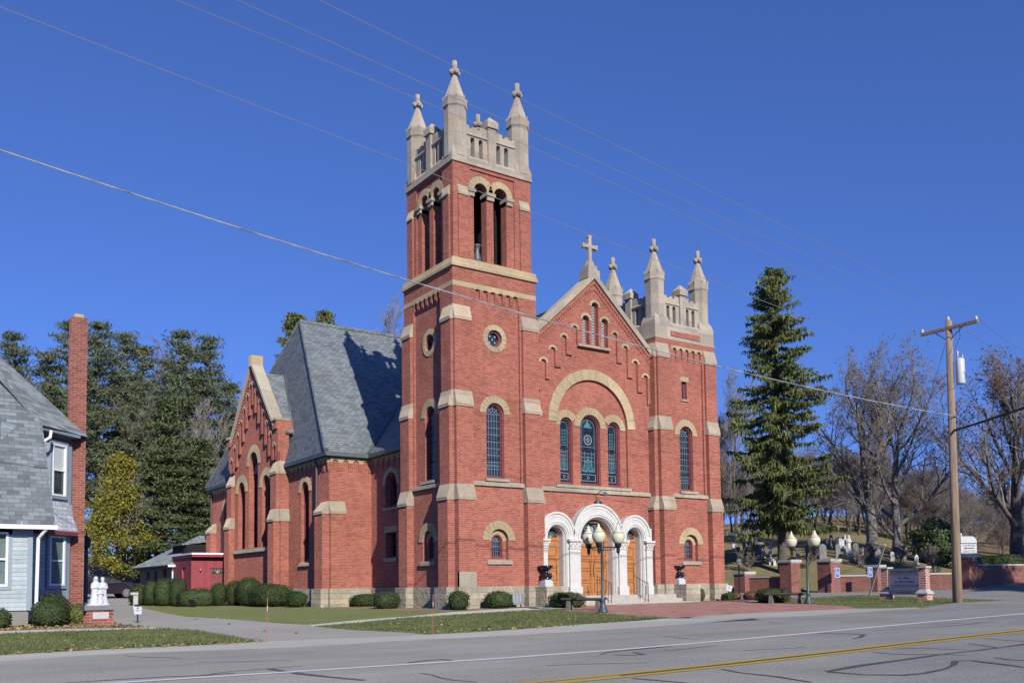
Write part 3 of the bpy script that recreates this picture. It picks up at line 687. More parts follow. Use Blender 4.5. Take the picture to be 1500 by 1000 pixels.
# foundations
fd = MB(); Fz = 1.03
fd.box(-.1, W1+.1, -.1, W1+.1, -.2, Fz)
for x, y, sx, sy in ((0, 0, 1, 0), (W1-.8, 0, 1, 0)): fd.box(x-.1, x+.9, -.45, .02, -.2, Fz-.003)
for y in (0, W1-.8): fd.box(-.47, .02, y-.1, y+.9, -.2, Fz-.005)
fd2 = MB(); fd2.box(X2-.1, X2+W2+.12, -.1, W2, -.2, Fz)
for x in (X2, X2+W2-.78): fd2.box(x-.1, x+.9, -.45, .02, -.2, Fz-.003)
fd2.box(X2-.47, X2, -.1, .9, -.2, Fz-.006); fd2.box(X2+W2, X2+W2+.45, -.1, .9, -.2, Fz-.006)
fd.box(4.3, 5.0, .3, .5, -.2, Fz); fd2.box(10.9, X2, .3, .5, -.2, Fz)
part('foundation', fd2, 'rock')
fd.box(AW-.1, AW+.3, W1, TY0, -.2, Fz); fd.box(TX0-.1, AW, TY0-.1, TY0+.3, -.2, Fz-.004); fd.box(TX0-.1, TX0+.3, TY0, TY1, -.2, Fz)
fd.box(TX0-.1, TX0+.88, TY0-.32, TY0, -.2, Fz-.008); fd.box(TX0-.48, TX0, TY0-.1, TY0+1.05, -.2, Fz-.007)
fd.box(BX-.1, BX+.5, B0-.1, B1+.1, -.2, Fz-.006); fd.box(BX-.46, BX, B0-.12, B0+.95, -.2, Fz-.009); fd.box(BX-.46, BX, B1-.95, B1+.12, -.2, Fz-.009)
part('foundation', fd, 'rock')
# --- roofs
RZ, RY = 16.62, 18.35; rx0, rx1 = .66, 15.0; ov = .26; ez = 7.6
ex0, ex1, ey0, ey1 = TX0-ov, 17.25+ov, TY0-ov, TY1+ov
rf = MB()
slab(rf, [(ex0, ey0, ez), (ex1, ey0, ez), (rx1, RY, RZ), (rx0, RY, RZ)], .12); slab(rf, [(ex0, ey1, ez), (rx0, RY, RZ), (rx1, RY, RZ), (ex1, ey1, ez)], .12)
slab(rf, [(ex0, ey0, ez), (rx0, RY, RZ), (ex0, ey1, ez)], .12); slab(rf, [(ex1, ey0, ez), (ex1, ey1, ez), (rx1, RY, RZ)], .12)
rf_o = part('roof', rf, 'slate')
rn = MB(); nz, nx = 14.62, 7.82; sl = (nz-ez)/(nx-AW+ov); yb = ey0+(nz-ez)/((RZ-ez)/(RY-ey0))+.2
for x in (AW-ov, 15.0+ov): slab(rn, [(x, .7, ez), (nx, .7, nz), (nx, yb, nz), (x, ey0+.1, ez)], .12)
part('roof', rn, 'slate')
rb_ = MB(); bz = 13.35; hip = (RZ-ez)/(rx0-ex0)
def hx(z): return ex0+(z-ez)/hip
for s in (-1, 1):
    ye = C+s*4.25; slab(rb_, [(BX+.3, C, bz), (BX+.3, ye, bz-1.0*4.05), (hx(bz-4.05)+.1, ye, bz-4.05), (hx(bz)+.1, C, bz)], .1)
part('roof', rb_, 'slate')
m = MB(); m.tube([(ex0, ey0, ez+.06), (rx0, RY, RZ+.05), (rx1, RY, RZ+.05)], [.13, .13, .13], 6); m.tube([(ex0, ey1, ez+.06), (rx0, RY, RZ+.05)], .13, 6); m.tube([(nx, .75, nz+.04), (nx, yb, nz+.04)], .1, 6); part('ridge_cap', m, 'slate', rf_o)
m = MB(); m.tube([(AW-ov, ey0+.02, ez+.05), (nx, yb-.2, nz+.02)], .09, 6)
for s in (-1, 1): m.tube([(hx(bz)-.02, C, bz+.04), (hx(bz-4.05)-.06, C+s*4.05, bz-4.0)], .07, 6)
part('valley_flashing', m, 'gutter', rf_o)
m = MB()
def gut(a, b, z=ez): 
    x0, x1 = sorted((a[0], b[0])); y0, y1 = sorted((a[1], b[1])); m.box(x0-.07, x1+.07, y0-.07, y1+.07, z-.19, z+.0)
for a, b in (((ex0, ey0), (AW-ov, ey0)), ((ex0, ey0+.15), (ex0, B0-.2)), ((ex0, B1+.2), (ex0, ey1)), ((AW-ov, W1+.1), (AW-ov, ey0-.15))): m = MB(); gut(a, b); part('gutter', m, 'gutter', rf_o)
for s in (-1, 1): m = MB(); gut((BX+.9, C+s*4.25), (hx(9.3), C+s*4.25), bz-4.03); part('gutter', m, 'gutter', rf_o)
for x, y in ((TX0-.12, TY0+1.25), (TX0-.1, TY1-.2)):
    m = MB(); m.tube([(ex0, y, ez-.15), (x, y, ez-.5), (x, y, 1.1), (x-.12, y-.05, .9), (x-.14, y-.05, .1)], .06, 8); part('downspout', m, 'pipe')
# ------------------------------------------------------------------ ground: one conforming sheet cut into regions
def sm(t): t = max(0, min(1, t)); return t*t*(3-2*t)
def interp(x, xs, ys): return float(np.interp(x, xs, ys))
def polar(X, Y):
    dx, dy = X-CAM.x, Y-CAM.y; return math.hypot(dx, dy), math.degrees(math.atan2(dx, dy))
def g(X, Y):
    z = .1*sm((X+14)/30)+.1*sm((Y+10)/12)+.0045*max(0, min(X, 60)-16)
    if X < 4: z += .035*max(0, min(Y, 60)-20)*sm((4-X)/4)
    d, az = polar(X, Y)
    z += .01*max(0, min(d, 66)-52)*sm((az-38)/6)
    s = interp(az, [0, 40, 46], [84, 84, 64])
    H = interp(az, [-30, 5, 17, 30, 40, 48, 54.6, 57, 60.4, 66, 90], [0, .35, .5, .6, 1, 1, .95, .8, .42, .25, 0])
    far = interp(az, [44, 50, 56, 62, 68, 76], [0, .6, 1, 1, .9, 0])*interp(d, [118, 170, 260, 420], [0, 2.5, 10, 15])
    return z+far+H*interp(d-s, [0, 3, 11, 51, 91, 340], [0, .5, 2.8, 7.6, 9.4, 12])
def gv(p, dz=0): return (p[0], p[1], g(p[0], p[1])+dz)
LOT = [(-60, -16.9), (-30, -16.5), (-18.05, -16.31), (-17.04, -15.97), (-15.96, -15.87), (-14.9, -16.23), (-13.3, -16.5), (-10.86, -16.2), (-8.34, -16.37), (-5.9, -16.15), (-2.8, -15.66), (.62, -15.0), (3.5, -14.95), (10.6, -14.0), (18.1, -12.3), (24, -12.4), (34, -11), (60, -6)]
GR = [(-60, -15.1), (-30, -14.8), (-17.9, -14.73), (-16.1, -14.42), (-14.4, -14.53), (-13.19, -14.29), (-9.6, -14.62), (-8.42, -14.6), (-6.9, -14.32), (-4.43, -13.6), (-3.12, -13.44), (-.91, -12.85), (-.2, -12.63), (1.73, -12.37), (3.89, -12.13), (5.39, -12.25), (9.31, -12.2), (9.7, -12.98), (11.2, -13.35)]
DR = [(-9.37, -7.52), (-9.66, -6.42), (-9.86, -3.43), (-10.1, -1.24), (-10.5, .95), (-9.6, 7.6), (-7.42, 21.4), (-6.9, 27), (-5, 34)]
DLf = [(-12.97, -11.2), (-12.75, -8.28), (-13.07, -6.86), (-13.2, -5.61), (-13.75, -1), (-13.6, 4), (-12.5, 14), (-11.6, 25), (-14, 36)]
ISL = [(9.31, -12.2), (9.7, -12.98), (11.2, -13.35), (14.5, -12.4), (17.84, -11.15), (21.43, -11.25), (24.16, -7.5), (25.35, -4.6), (26.2, -.8), (22.5, -.9), (18.6, -1.7), (14.3, -5.1), (12.9, -8.0), (10.9, -11)]
WALK_F = [(-9.72, -8.5), (-7.68, -7.31), (-5.13, -5.57), (-1.85, -4.5), (2.03, -3.49), (3.61, -3.0)]
WALK_B = [(4.3, -1.35), (3.58, -1.41), (1.35, -1.63), (-1.92, -2.83), (-4.65, -4.68), (-7.26, -5.95), (-9.37, -7.52)]
PLZ = [(-.2, -12.63), (-.13, -11.3), (1.04, -7.95), (2.03, -3.49), (3.61, -3.0), (4.3, -1.35), (4.8, -.6), (12.9, -.9), (13.1, -1.2), (15.2, -1.6), (14.3, -5.1), (12.9, -8.0), (10.9, -11), (9.31, -12.2), (5.39, -12.25), (3.89, -12.13), (1.73, -12.37)]
REG = [
 ('plaza', PLZ, 'pavers'), ('island_lawn', ISL, 'lawn'),
 ('path', WALK_F+WALK_B, 'walk'),
 ('sidewalk', [(-60, -6.2), (-17.02, -6.19), (-15.47, -6.2), (-13.83, -6.39), (-13.2, -6.6), (-13.2, -5.61), (-13.67, -5.55), (-15.2, -4.95), (-16.9, -4.9), (-60, -4.9)], 'walk'),
 ('planting_bed', [(-60, -4.9), (-16.9, -4.9), (-15.2, -4.95), (-13.67, -5.55), (-13.2, -5.61), (-13.75, -1), (-14.2, 1.5), (-60, 1.5)], 'mulch'),
 ('planting_bed', [(-2.6, -1.9), (-1.2, -2.3), (1.35, -1.63), (3.58, -1.41), (3.7, -1.3), (3.7, .3), (.3, .3), (.3, 9.6), (-1.2, 9.6), (-1.2, 8.0), (-2.2, 8.1), (-2.3, 1.5)], 'mulch'),
 ('planting_bed', [(-1.2, 9.6), (-1.2, 28.5), (-6.2, 28.9), (-6.3, 24.5), (-3.4, 14), (-3.1, 10.2)], 'mulch'),
 ('planting_bed', [(13.1, -1.2), (15.2, -1.6), (18.5, -1.3), (18, 3), (12.9, 3), (12.9, -.9)], 'mulch'),
 ('verge', GR[:6]+[(-12.97, -11.2), (-12.75, -8.28), (-13.07, -6.86), (-13.2, -6.6), (-13.83, -6.39), (-15.47, -6.2), (-17.02, -6.19), (-60, -6.2)], 'lawn'),
 ('driveway', [(-13.19, -14.29)]+DLf+[(-30, 40), (-30, 58), (4, 62), (4, 50), (-2, 38)]+DR[::-1]+[(-9.72, -8.5), (-9.8, -11.24), (-9.5, -13.56), (-9.6, -14.62)], 'drive'),
 ('lawn', [(-9.72, -8.5), (-9.8, -11.24), (-9.5, -13.56), (-9.6, -14.62), (-8.42, -14.6), (-6.9, -14.32), (-4.43, -13.6), (-3.12, -13.44), (-.91, -12.85), (-.2, -12.63), (-.13, -11.3), (1.04, -7.95), (2.03, -3.49), (-1.85, -4.5), (-5.13, -5.57), (-7.68, -7.31)], 'lawn'),
 ('pavement', GR+LOT[13:10:-1]+[p for p in LOT[:12][::-1]], 'apron'),
 ('road', [(10.6, -14.0), (14.5, -12.4), (17.84, -11.15), (21.43, -11.25), (24.16, -7.5), (25.35, -4.6), (26.2, -.8), (22.5, -.9), (18.6, -1.7), (14.3, -5.1), (15.2, -1.6), (18.5, -1.3), (18, 3), (18, 9), (27, 11.2), (31, 5.6), (36.2, .4), (44, -3.2), (75, 6), (160, -10), (160, -200), (-200, -200), (-200, -17), (-60, -16.9)]+LOT[1:14], 'road'),
]
def pip(x, y, P):
    c = False; j = len(P)-1
    for i in range(len(P)):
        xi, yi = P[i]; xj, yj = P[j]
        if (yi > y) != (yj > y) and x < (xj-xi)*(y-yi)/(yj-yi)+xi: c = not c
        j = i
    return c
vs, es = [], []
def addp(P):
    n = len(P)
    for i in range(n):
        a, b = Vector(P[i]), Vector(P[(i+1) % n]); L = (b-a).length; k = max(1, min(60, int(L/2)))
        o = len(vs)
        for q in range(k+1): vs.append(a+(b-a)*q/k)
        es.extend((o+q, o+q+1) for q in range(k))
for _, P, _m in REG: addp(P)
rg = random.Random(3)
x = -44
while x < 72:
    y = -44
    while y < 84:
        vs.append(Vector((x+rg.uniform(-.3, .3), y+rg.uniform(-.3, .3)))); y += 2.0
    x += 2.0
for rr in range(95, 900, 14 if True else 1):
    st = 10 if rr < 220 else 40
    if rr >= 220 and rr % 3: continue
    n = int(2*math.pi*rr/st)
    for i in range(n):
        a = 2*math.pi*i/n; px, py = CAM.x+rr*math.cos(a), CAM.y+rr*math.sin(a)
        if not (-45 < px < 73 and -45 < py < 85): vs.append(Vector((px, py)))
ov, oe, of_, *_ = delaunay_2d_cdt(vs, es, [], 0, 1e-4)
VZ = [(p.x, p.y, g(p.x, p.y)) for p in ov]
buck = {}
BB = [(min(p[0] for p in P), max(p[0] for p in P), min(p[1] for p in P), max(p[1] for p in P)) for _, P, _m in REG]
for f in of_:
    cx_ = sum(ov[i].x for i in f)/3; cy_ = sum(ov[i].y for i in f)/3; key = None
    for k, (nm, P, mt) in enumerate(REG):
        b = BB[k]
        if b[0] <= cx_ <= b[1] and b[2] <= cy_ <= b[3] and pip(cx_, cy_, P): key = k; break
    if key is None:
        d, az = polar(cx_, cy_)
        key = 'wood' if (cy_ > 44 and az < 44) or (d > 112 and az > 40) else 'cem' if (d > 62 and az > 38) else 'lawn'
    buck.setdefault(key, []).append(f)
def road(name, c, c2, fine=90, patch=.35, spk=.25):
    s = NT(name); p = s.pos(); f = s.ramp(s.noise(patch, p, 6, .6), .3, .7); q = s.ramp(s.noise(fine, p, 2, .7), .3, .7)
    m = s.n('Mapping'); s.set(m, 'Vector', p); m.inputs['Scale'].default_value = (.25, 2.2, 1); st = s.ramp(s.noise(.7, m.outputs[0], 4, .6), .3, .7)
    col = s.mix(f, c, c2); col = s.mix(1.0, col, s.mix(q, (1-spk,)*3, (1+spk,)*3), 'MULTIPLY'); col = s.mix(1.0, col, s.mix(st, (.9,)*3, (1.07,)*3), 'MULTIPLY')
    ag = s.n('TexVoronoi', Scale=22.0, Vector=p); col = s.mix(s.math('MULTIPLY', s.ramp(ag.outputs['Distance'], .16, .05), spk*1.6), col, (.40, .395, .37))
    sn = s.ramp(s.noise(.9, m.outputs[0], 6, .68), .60, .72); col = s.mix(s.math('MULTIPLY', sn, .28), col, (.10, .098, .094))
    s.bump(s.noise(fine, p, 2, .7), .3, .01); return s.fin(col, .93, .2)
def grassmat(name, c, c2, c3):
    s = NT(name); p = s.pos(); f = s.ramp(s.noise(.5, p, 6, .62), .32, .68); q = s.ramp(s.noise(26, p, 4, .7), .3, .7); h = s.ramp(s.noise(3.2, p, 5, .7), .52, .75)
    col = s.mix(f, c, c2); col = s.mix(s.math('MULTIPLY', h, .6), col, c3); col = s.mix(1.0, col, s.mix(q, (.62,)*3, (1.3,)*3), 'MULTIPLY')
    s.bump(s.noise(40, p, 4, .7), .8, .05); return s.fin(col, .95, .1)
M['road'] = road('asphalt', (.148, .146, .138), (.20, .196, .184), 30, .3, .3)
M['drive'] = road('driveway_asphalt', (.18, .176, .166), (.22, .214, .20), 40, .35, .12)
M['apron'] = road('pavement_concrete', (.235, .23, .212), (.275, .268, .246), 40, .5, .12)
M['walk'] = road('path_concrete', (.30, .29, .265), (.36, .345, .315), 50, .6, .1)
M['lawn'] = grassmat('lawn_grass', (.115, .145, .05), (.165, .178, .078), (.22, .185, .10))
M['cemgrass'] = grassmat('dry_grass', (.15, .135, .065), (.215, .18, .095), (.15, .10, .055))
M['woodfloor'] = grassmat('leaf_litter', (.12, .09, .05), (.2, .15, .08), (.07, .06, .035))
M['mulch'] = grassmat('mulch', (.15, .105, .065), (.24, .185, .12), (.30, .22, .10))
s_ = NT('brick_pavers'); p_ = s_.pos(); b_ = s_.n('TexBrick', Vector=p_, Scale=1.0); s_.set(b_, 'Color1', (.205, .095, .08, 1)); s_.set(b_, 'Color2', (.28, .15, .125, 1)); s_.set(b_, 'Mortar', (.20, .145, .12, 1)); s_.set(b_, 'Mortar Size', .012); s_.set(b_, 'Brick Width', .42); s_.set(b_, 'Row Height', .21); s_.set(b_, 'Bias', -.1)
M['pavers'] = s_.fin(s_.mix(1.0, b_.outputs['Color'], s_.mix(s_.ramp(s_.noise(1.1, p_, 5), .3, .7), (.85,)*3, (1.18,)*3), 'MULTIPLY'), .9, .2)
EXTRA = {'wood': ('woodland_ground', 'woodfloor'), 'cem': ('hillside', 'cemgrass'), 'lawn': ('lawn', 'lawn')}
for key, fs in buck.items():
    nm, mt = (REG[key][0], REG[key][2]) if isinstance(key, int) else EXTRA[key]
    ids = {}; m = MB()
    for f in fs:
        t = []
        for i in f:
            if i not in ids: ids[i] = len(m.v); m.v.append(VZ[i])
            t.append(ids[i])
        a, b, c = (Vector(m.v[i]) for i in t)
        if (b-a).cross(c-a).z < 0: t.reverse()
        m.f.append(tuple(t))
    tag(m.build(nm, M[mt], None, True), kind='structure')
def strip(P, wd, dz, name, mat, off=0, taper=None):
    pts = [Vector(p) for p in P]; fine = []
    for a, b in zip(pts, pts[1:]):
        k = max(1, int((b-a).length/.6))
        fine += [a+(b-a)*i/k for i in range(k)]
    fine.append(pts[-1]); m = MB()
    for i, p in enumerate(fine):
        d = (fine[min(i+1, len(fine)-1)]-fine[max(i-1, 0)]).normalized(); n = Vector((-d.y, d.x)); w_ = wd/2
        if taper: w_ *= .45+.75*abs(math.sin(i*1.7+len(fine)))*.6+.2*math.sin(i*.9)
        for s in (1, -1): q = p+n*(off+s*w_); m.v.append((q.x, q.y, g(q.x, q.y)+dz))
    for i in range(len(fine)-1): m.f.append((2*i, 2*i+1, 2*i+3, 2*i+2))
    return tag(m.build(name, M[mat]), kind='structure')
def paint(name, c, wear):
    s = NT(name); p = s.pos(); f = s.ramp(s.noise(9, p, 5, .7), .34, .44); 
    return s.fin(s.mix(f, tuple(x*wear for x in c), c), .8, .3)
M['wline'] = paint('white_road_paint', (.66, .66, .65), .75); M['yline'] = paint('yellow_road_paint', (.50, .345, .055), .8)
M['tar'] = road('crack_sealant', (.045, .045, .05), (.07, .07, .078), 60, 1, .1)
WL = [(-34, -21.35), (-25, -21.2), (-17.34, -21.12), (-15.1, -21.22), (-11.9, -21.28), (-9.85, -21.2), (-7.19, -20.93), (-3.73, -20.5), (.99, -19.88), (7.09, -19.2), (16, -18.2), (40, -15.5)]
YL = [(-34, -24.6), (-20, -24.4), (-13.78, -24.3), (-12.5, -24.25), (-10.62, -24.1), (-8.17, -23.84), (-4.87, -23.45), (-.71, -23.05), (8, -22.2), (20, -21), (44, -18.5)]
strip(WL, .17, .006, 'road_marking', 'wline'); strip(YL, .14, .006, 'road_marking', 'yline', .02); strip(YL, .14, .006, 'road_marking', 'yline', -.24)
strip([(p[0], p[1]-.1) for p in YL[3:8]], .10, .005, 'tar_line', 'tar', 0, 1)
TAR = [([(-10.41, -25.64), (-9.49, -25.45), (-8.44, -25.34), (-7.23, -25.2), (-6.1, -25.15), (-4.6, -25.02), (-2, -24.8)], .13), ([(-10.44, -25.68), (-10.45, -26.15), (-10.16, -26.47), (-9.8, -26.5), (-9.49, -26.44), (-9.12, -26.36), (-8.58, -26.15), (-8.08, -25.88), (-7.91, -26.0), (-8.11, -26.43), (-8.35, -26.9)], .11),
 ([(-7.54, -24.3), (-7.62, -24.69), (-7.6, -24.85), (-7.29, -25.13), (-7.13, -25.5)], .06), ([(-6.76, -24.13), (-6.35, -24.3), (-6.28, -24.64), (-6.24, -25.02)], .05), ([(-4.98, -24.35), (-5.22, -24.7), (-5.5, -25.07)], .06), ([(-7.23, -25.94), (-7.46, -26.25), (-7.45, -26.5)], .06), ([(-3.65, -23.88), (-3.99, -24.9)], .05),
 ([(-4.09, -20.77), (-3.8, -21.2), (-3.87, -21.64), (-4.63, -22.08), (-5.0, -22.2)], .10), ([(-1.34, -20.42), (-.82, -21.1), (-.2, -21.17), (.49, -21.15), (2.32, -20.9)], .07), ([(-11.09, -24.62), (-11.26, -25.07), (-11.32, -25.66), (-11.52, -26.26)], .07), ([(-12.62, -24.68), (-12.58, -25.01), (-12.52, -25.5)], .07),
 ([(-10.53, -21.98), (-10.34, -22.18), (-10.13, -22.2), (-9.97, -21.77)], .09), ([(-15.34, -20.6), (-15.32, -21.0), (-15.29, -21.53), (-15.19, -22.14), (-15.03, -22.81)], .12), ([(-16.3, -20.83), (-15.9, -20.88)], .07), ([(-13.48, -21.0), (-13.1, -20.83), (-12.84, -20.83), (-12.84, -21.1)], .09), ([(-18.4, -20.72), (-17.2, -20.71), (-16.74, -20.75), (-16.2, -20.92)], .06), ([(-10.08, -21.42), (-9.2, -21.3), (-8.6, -21.2)], .09), ([(-10.59, -21.73), (-10.32, -21.54), (-10.0, -21.42)], .06)]
for P, wd in TAR: strip(P, wd, .0045, 'tar_line', 'tar', 0, 1)

rg = random.Random(12)                                     # short fine cracks and worn edge line
for i in range(16):
    x, y = rg.uniform(-17, 4), rg.uniform(-27, -16.9); a = rg.uniform(-.5, .5)+(1.57 if rg.random() < .4 else 0); P = [(x, y)]
    for k in range(4): a += rg.uniform(-.35, .35); P.append((P[-1][0]+.35*math.cos(a), P[-1][1]+.35*math.sin(a)))
    strip(P, .035, .0042, 'tar_line', 'tar', 0, 1)
for i in range(7): strip([(LOT[6][0]+.2+i*1.25+rg.uniform(-.2, .2), -16.2-.07*i*.5+(.1 if i > 3 else 0)), (LOT[6][0]+.9+i*1.25, -16.22-.07*i*.5+(.12 if i > 3 else 0))], .05, .0055, 'road_marking', 'wline', 0, 1)
# ------------------------------------------------------------------ things round the church
M['siding'] = brick('lap_siding', (.37, .43, .44), (.38, .44, .45), (.25, .29, .30), bw=30, rh=.125, ms=.01, rough=.7, bump=.5, big=.05)
M['trim'] = plain('blue_grey_trim', (.24, .29, .34), .6, .06)
M['blind'] = plain('window_blind', (.50, .52, .50), .7, .04)
M['curtain'] = plain('curtain', (.10, .15, .15), .8, .3, 12)
M['porchred'] = brick('maroon_boards', (.27, .055, .065), (.28, .06, .07), (.17, .035, .045), bw=.2, rh=30, ms=.008, rough=.75, bump=.3, big=.08, off=0)
M['hallbrick'] = brick('brown_brick', (.20, .115, .085), (.26, .155, .115), (.30, .24, .2))
M['grass_sign'] = plain('grey_stone_panel', (.43, .425, .40), .8, .08)
M['board'] = plain('letter_board', (.56, .57, .60), .5, .04)
M['ink'] = plain('navy_letters', (.045, .045, .13), .6, .05); M['inkdark'] = plain('grey_letters', (.13, .13, .125), .7, .05)
M['blue'] = plain('blue_sign', (.03, .10, .42), .5, .05); M['signwhite'] = plain('sign_white', (.50, .51, .52), .5, .03)
M['globe'] = plain('cream_globe', (.58, .56, .40), .25, .06, 2, spec=.5)
M['lampmetal'] = plain('grey_green_metal', (.062, .08, .092), .45, .15, 8, metal=.2)
M['bench'] = plain('dark_bench_board', (.075, .05, .045), .7, .2); M['benchleg'] = plain('bench_leg', (.14, .125, .115), .9, .15, 10, .1)
M['urn'] = plain('black_urn', (.012, .012, .016), .12, .2, spec=.7)
M['statue'] = plain('white_statue', (.53, .54, .55), .6, .05, 12)
M['slate_slab'] = plain('monument_slab', (.17, .17, .175), .8, .12)
M['plaque'] = plain('plaque', (.42, .42, .39), .7, .06)
M['redplastic'] = plain('orange_marker', (.42, .13, .09), .5, .1); M['steel'] = plain('galvanised', (.34, .36, .38), .45, .1, metal=.5)
s_ = NT('pole_wood'); p_ = s_.pos(); m_ = s_.n('Mapping'); s_.set(m_, 'Vector', p_); m_.inputs['Scale'].default_value = (9, 9, .35)
f_ = s_.ramp(s_.noise(2.2, m_.outputs[0], 6, .7), .3, .7); s_.bump(f_, .5, .01); M['pole'] = s_.fin(s_.mix(f_, (.17, .12, .08), (.44, .33, .235)), .9, .15)
M['bark'] = plain('bark', (.12, .10, .085), .95, .4, 5, .6, bscale=18); M['barkgrey'] = plain('bark_grey', (.19, .175, .16), .95, .4, 4, .6, bscale=18)
M['wire'] = plain('wire', (.20, .21, .22), .6, .1); M['cable'] = plain('aluminium_cable', (.26, .27, .28), .5, .5, 3); M['bundle'] = plain('black_cable', (.03, .027, .027), .7, .1)
M['carpaint'] = plain('dark_purple_paint', (.02, .013, .022), .18, .1, spec=.7); M['tyre'] = plain('tyre', (.02, .02, .02), .9, .1); M['chrome'] = plain('alloy', (.55, .56, .58), .3, .05, metal=.8); M['taillight'] = plain('tail_light', (.5, .05, .03), .3, .1)
def text(body, size, pl_o, ux, mat, parent, name='lettering', align='CENTER', depth=.004):
    cu = bpy.data.curves.new('lettering', 'FONT'); cu.body = body; cu.size = size; cu.align_x = align; cu.extrude = depth
    tmp = bpy.data.objects.new('tmp', cu); COL.objects.link(tmp); dg = bpy.context.evaluated_depsgraph_get()
    me = bpy.data.meshes.new_from_object(tmp.evaluated_get(dg)); bpy.data.objects.remove(tmp)
    u = Vector((ux[0], ux[1], 0)).normalized(); mw = Matrix((u, Vector((0, 0, 1)), Vector((u.y, -u.x, 0)))).transposed().to_4x4(); mw.translation = pl_o
    me.transform(mw); me.materials.clear(); me.materials.append(M[mat])
    o = bpy.data.objects.new(name, me); COL.objects.link(o); adopt(o, parent); return o
def prt(name, mb, mat, parent, smooth=False): return mb.build(name, M[mat], parent, smooth)
def opl(x, y, ux, uy):
    u = Vector((ux, uy)).normalized(); return PL((x, y), (u.x, u.y), (-u.y, u.x))

# --- house at the left
hs = thing('house', 'pale blue-grey clapboard house with grey shingle roof and tall brick chimney', 'house', (-17, 0, 0))
HF = south(0, -2.4); m = MB(); panel(m, HF, rect(-26, -15.86, .52, 3.05), [(rect(-17.6, -16.48, 1.22, 2.78), .12)]); m.box(-15.861, -15.86, -2.4, .6, .52, 3.0)
prt('wall', m, 'siding', hs)
m = MB(); m.box(-26, -15.92, -2.34, -2.1, -.1, .52); m.box(-16.1, -15.92, -2.1, .7, -.1, .52); prt('foundation', m, 'apron', hs)
m = MB(); m.box(-15.98, -15.845, -2.425, -2.3, .52, 3.0); m.box(-26, -15.85, -2.43, -2.38, 2.72, 2.92); prt('corner_board', m, 'trim', hs)
def sash(pl, u0, u1, z0, z1, d, wall_d=0, blind=.5):
    m = MB(); prism(m, pl, rect(u0-.1, u1+.1, z0-.1, z1+.12), wall_d-.03, wall_d+.05, [rect(u0, u1, z0, z1)]); o = prt('window', m, 'trim', hs)
    m = MB(); prism(m, pl, rect(u0, u1, z0, z1), wall_d-.045, d, [rect(u0+.06, u1-.06, z0+.06, z1-.06)]); zc = (z0+z1)/2; pbox(m, pl, u0+.05, u1-.05, zc-.025, zc+.025, wall_d-.02, d); prt('frame', m, 'whitewood', o)
    m = MB(); face(m, pl, rect(u0, u1, z0, z1), [], d-.02); prt('glass', m, 'pane', o)
    m = MB(); pbox(m, pl, u0+.06, u1-.06, zc+.03 if blind == .5 else z0+.06, z1-.06, d-.026, d-.021); prt('blind', m, 'blind' if blind == .5 else 'curtain', o)
sash(HF, -17.6, -16.48, 1.22, 2.78, .1, 0, 1)
cw = opl(-15.62, .55, 1, 1); k2 = math.sqrt(2)            # angled bay wall
m = MB(); panel(m, cw, rect(-.9*k2, 1.46*k2, 0, 6.3)); prt('bay_wall', m, 'siding', hs)
m = MB(); prof = [(-.02, 6.1), (-.02, 4.2), (-.10, 3.6), (-.30, 3.12), (-.30, 3.06), (.02, 3.06), (.02, 6.1)]; profile(m, cw, .12*k2, 1.47*k2, prof); prt('shingle_skirt', m, 'fish', hs)
m = MB(); pbox(m, cw, .1*k2, 1.47*k2, 2.93, 3.06, -.31, 0); prt('skirt_trim', m, 'maroon', hs)
m = MB(); pbox(m, cw, .05*k2, 1.46*k2, 6.05, 6.2, -.06, 0); prt('frieze', m, 'maroon', hs)
m = MB(); pbox(m, cw, -.45*k2, .0, .0, 2.93, -.025, 0); pbox(m, cw, 1.36*k2, 1.46*k2, 0, 2.93, -.03, 0); pbox(m, cw, 1.36*k2, 1.46*k2, 3.6, 6.05, -.05, 0); pbox(m, cw, 0, 1.36*k2, .7, 1.1, -.02, 0); prt('bay_trim', m, 'trim', hs)
sash(cw, .70*k2, 1.20*k2, 4.24, 5.98, -.03, -.08); sash(cw, .68*k2, 1.22*k2, 1.25, 2.9, -.02, -.06, 1)
m = MB(); m.box(-14.6, -14.18, 2.2, 9, 0, 6.3); m.box(-26, -15.9, .9, 9, 3, 6.3); m.box(-26, -14.6, 2.4, 9, 0, 6.3); prt('rear_wall', m, 'siding', hs)
m = MB(); m.box(-14.17, -13.66, 2.2, 2.75, 0, 10.62); ch = prt('chimney', m, 'chimney', hs)
m = MB(); m.box(-14.06, -13.78, 2.28, 2.66, 10.62, 10.76); prt('chimney_cap', m, 'sill', ch)
m = MB(); m.box(-14.75, -14.2, .9, 1.5, -.1, .78); prt('basement_hatch', m, 'maroon', hs)
A_ = Vector((-15.3, .232, 6.40)); B_ = Vector((-13.588, 2.089, 6.40)); hd = Vector((-1.0623, 1.7099, 1.9677)); h2 = Vector((-2.7124, .5504, 2.4189))
tq = 2.05; H1 = A_+hd*tq; H2 = B_+h2*((H1.z-B_.z)/h2.z)
m = MB(); slab(m, [(-26, -2.75, 2.97), (-15.3, -2.75, 2.97), tuple(A_), tuple(H1), (-26, H1.y, H1.z)], .05)
slab(m, [tuple(A_), tuple(B_), tuple(H2), tuple(H1)], .05); slab(m, [tuple(B_), (-13.3, 9, 6.4), (H2.x+.2, 9, H2.z), tuple(H2)], .05)
slab(m, [tuple(H1), tuple(H2), (H2.x+.4, 9, H2.z), (-26, 9, H1.z), (-26, H1.y, H1.z)], .05)
ro = prt('roof', m, 'shingle', hs)
m = MB(); m.box(-26, -15.25, -2.86, -2.74, 2.86, 2.98); 
for x in (-16.9, -16.2): m.tube([(x, -2.75, 2.9), (x, -2.85, 3.05)], .012, 4)
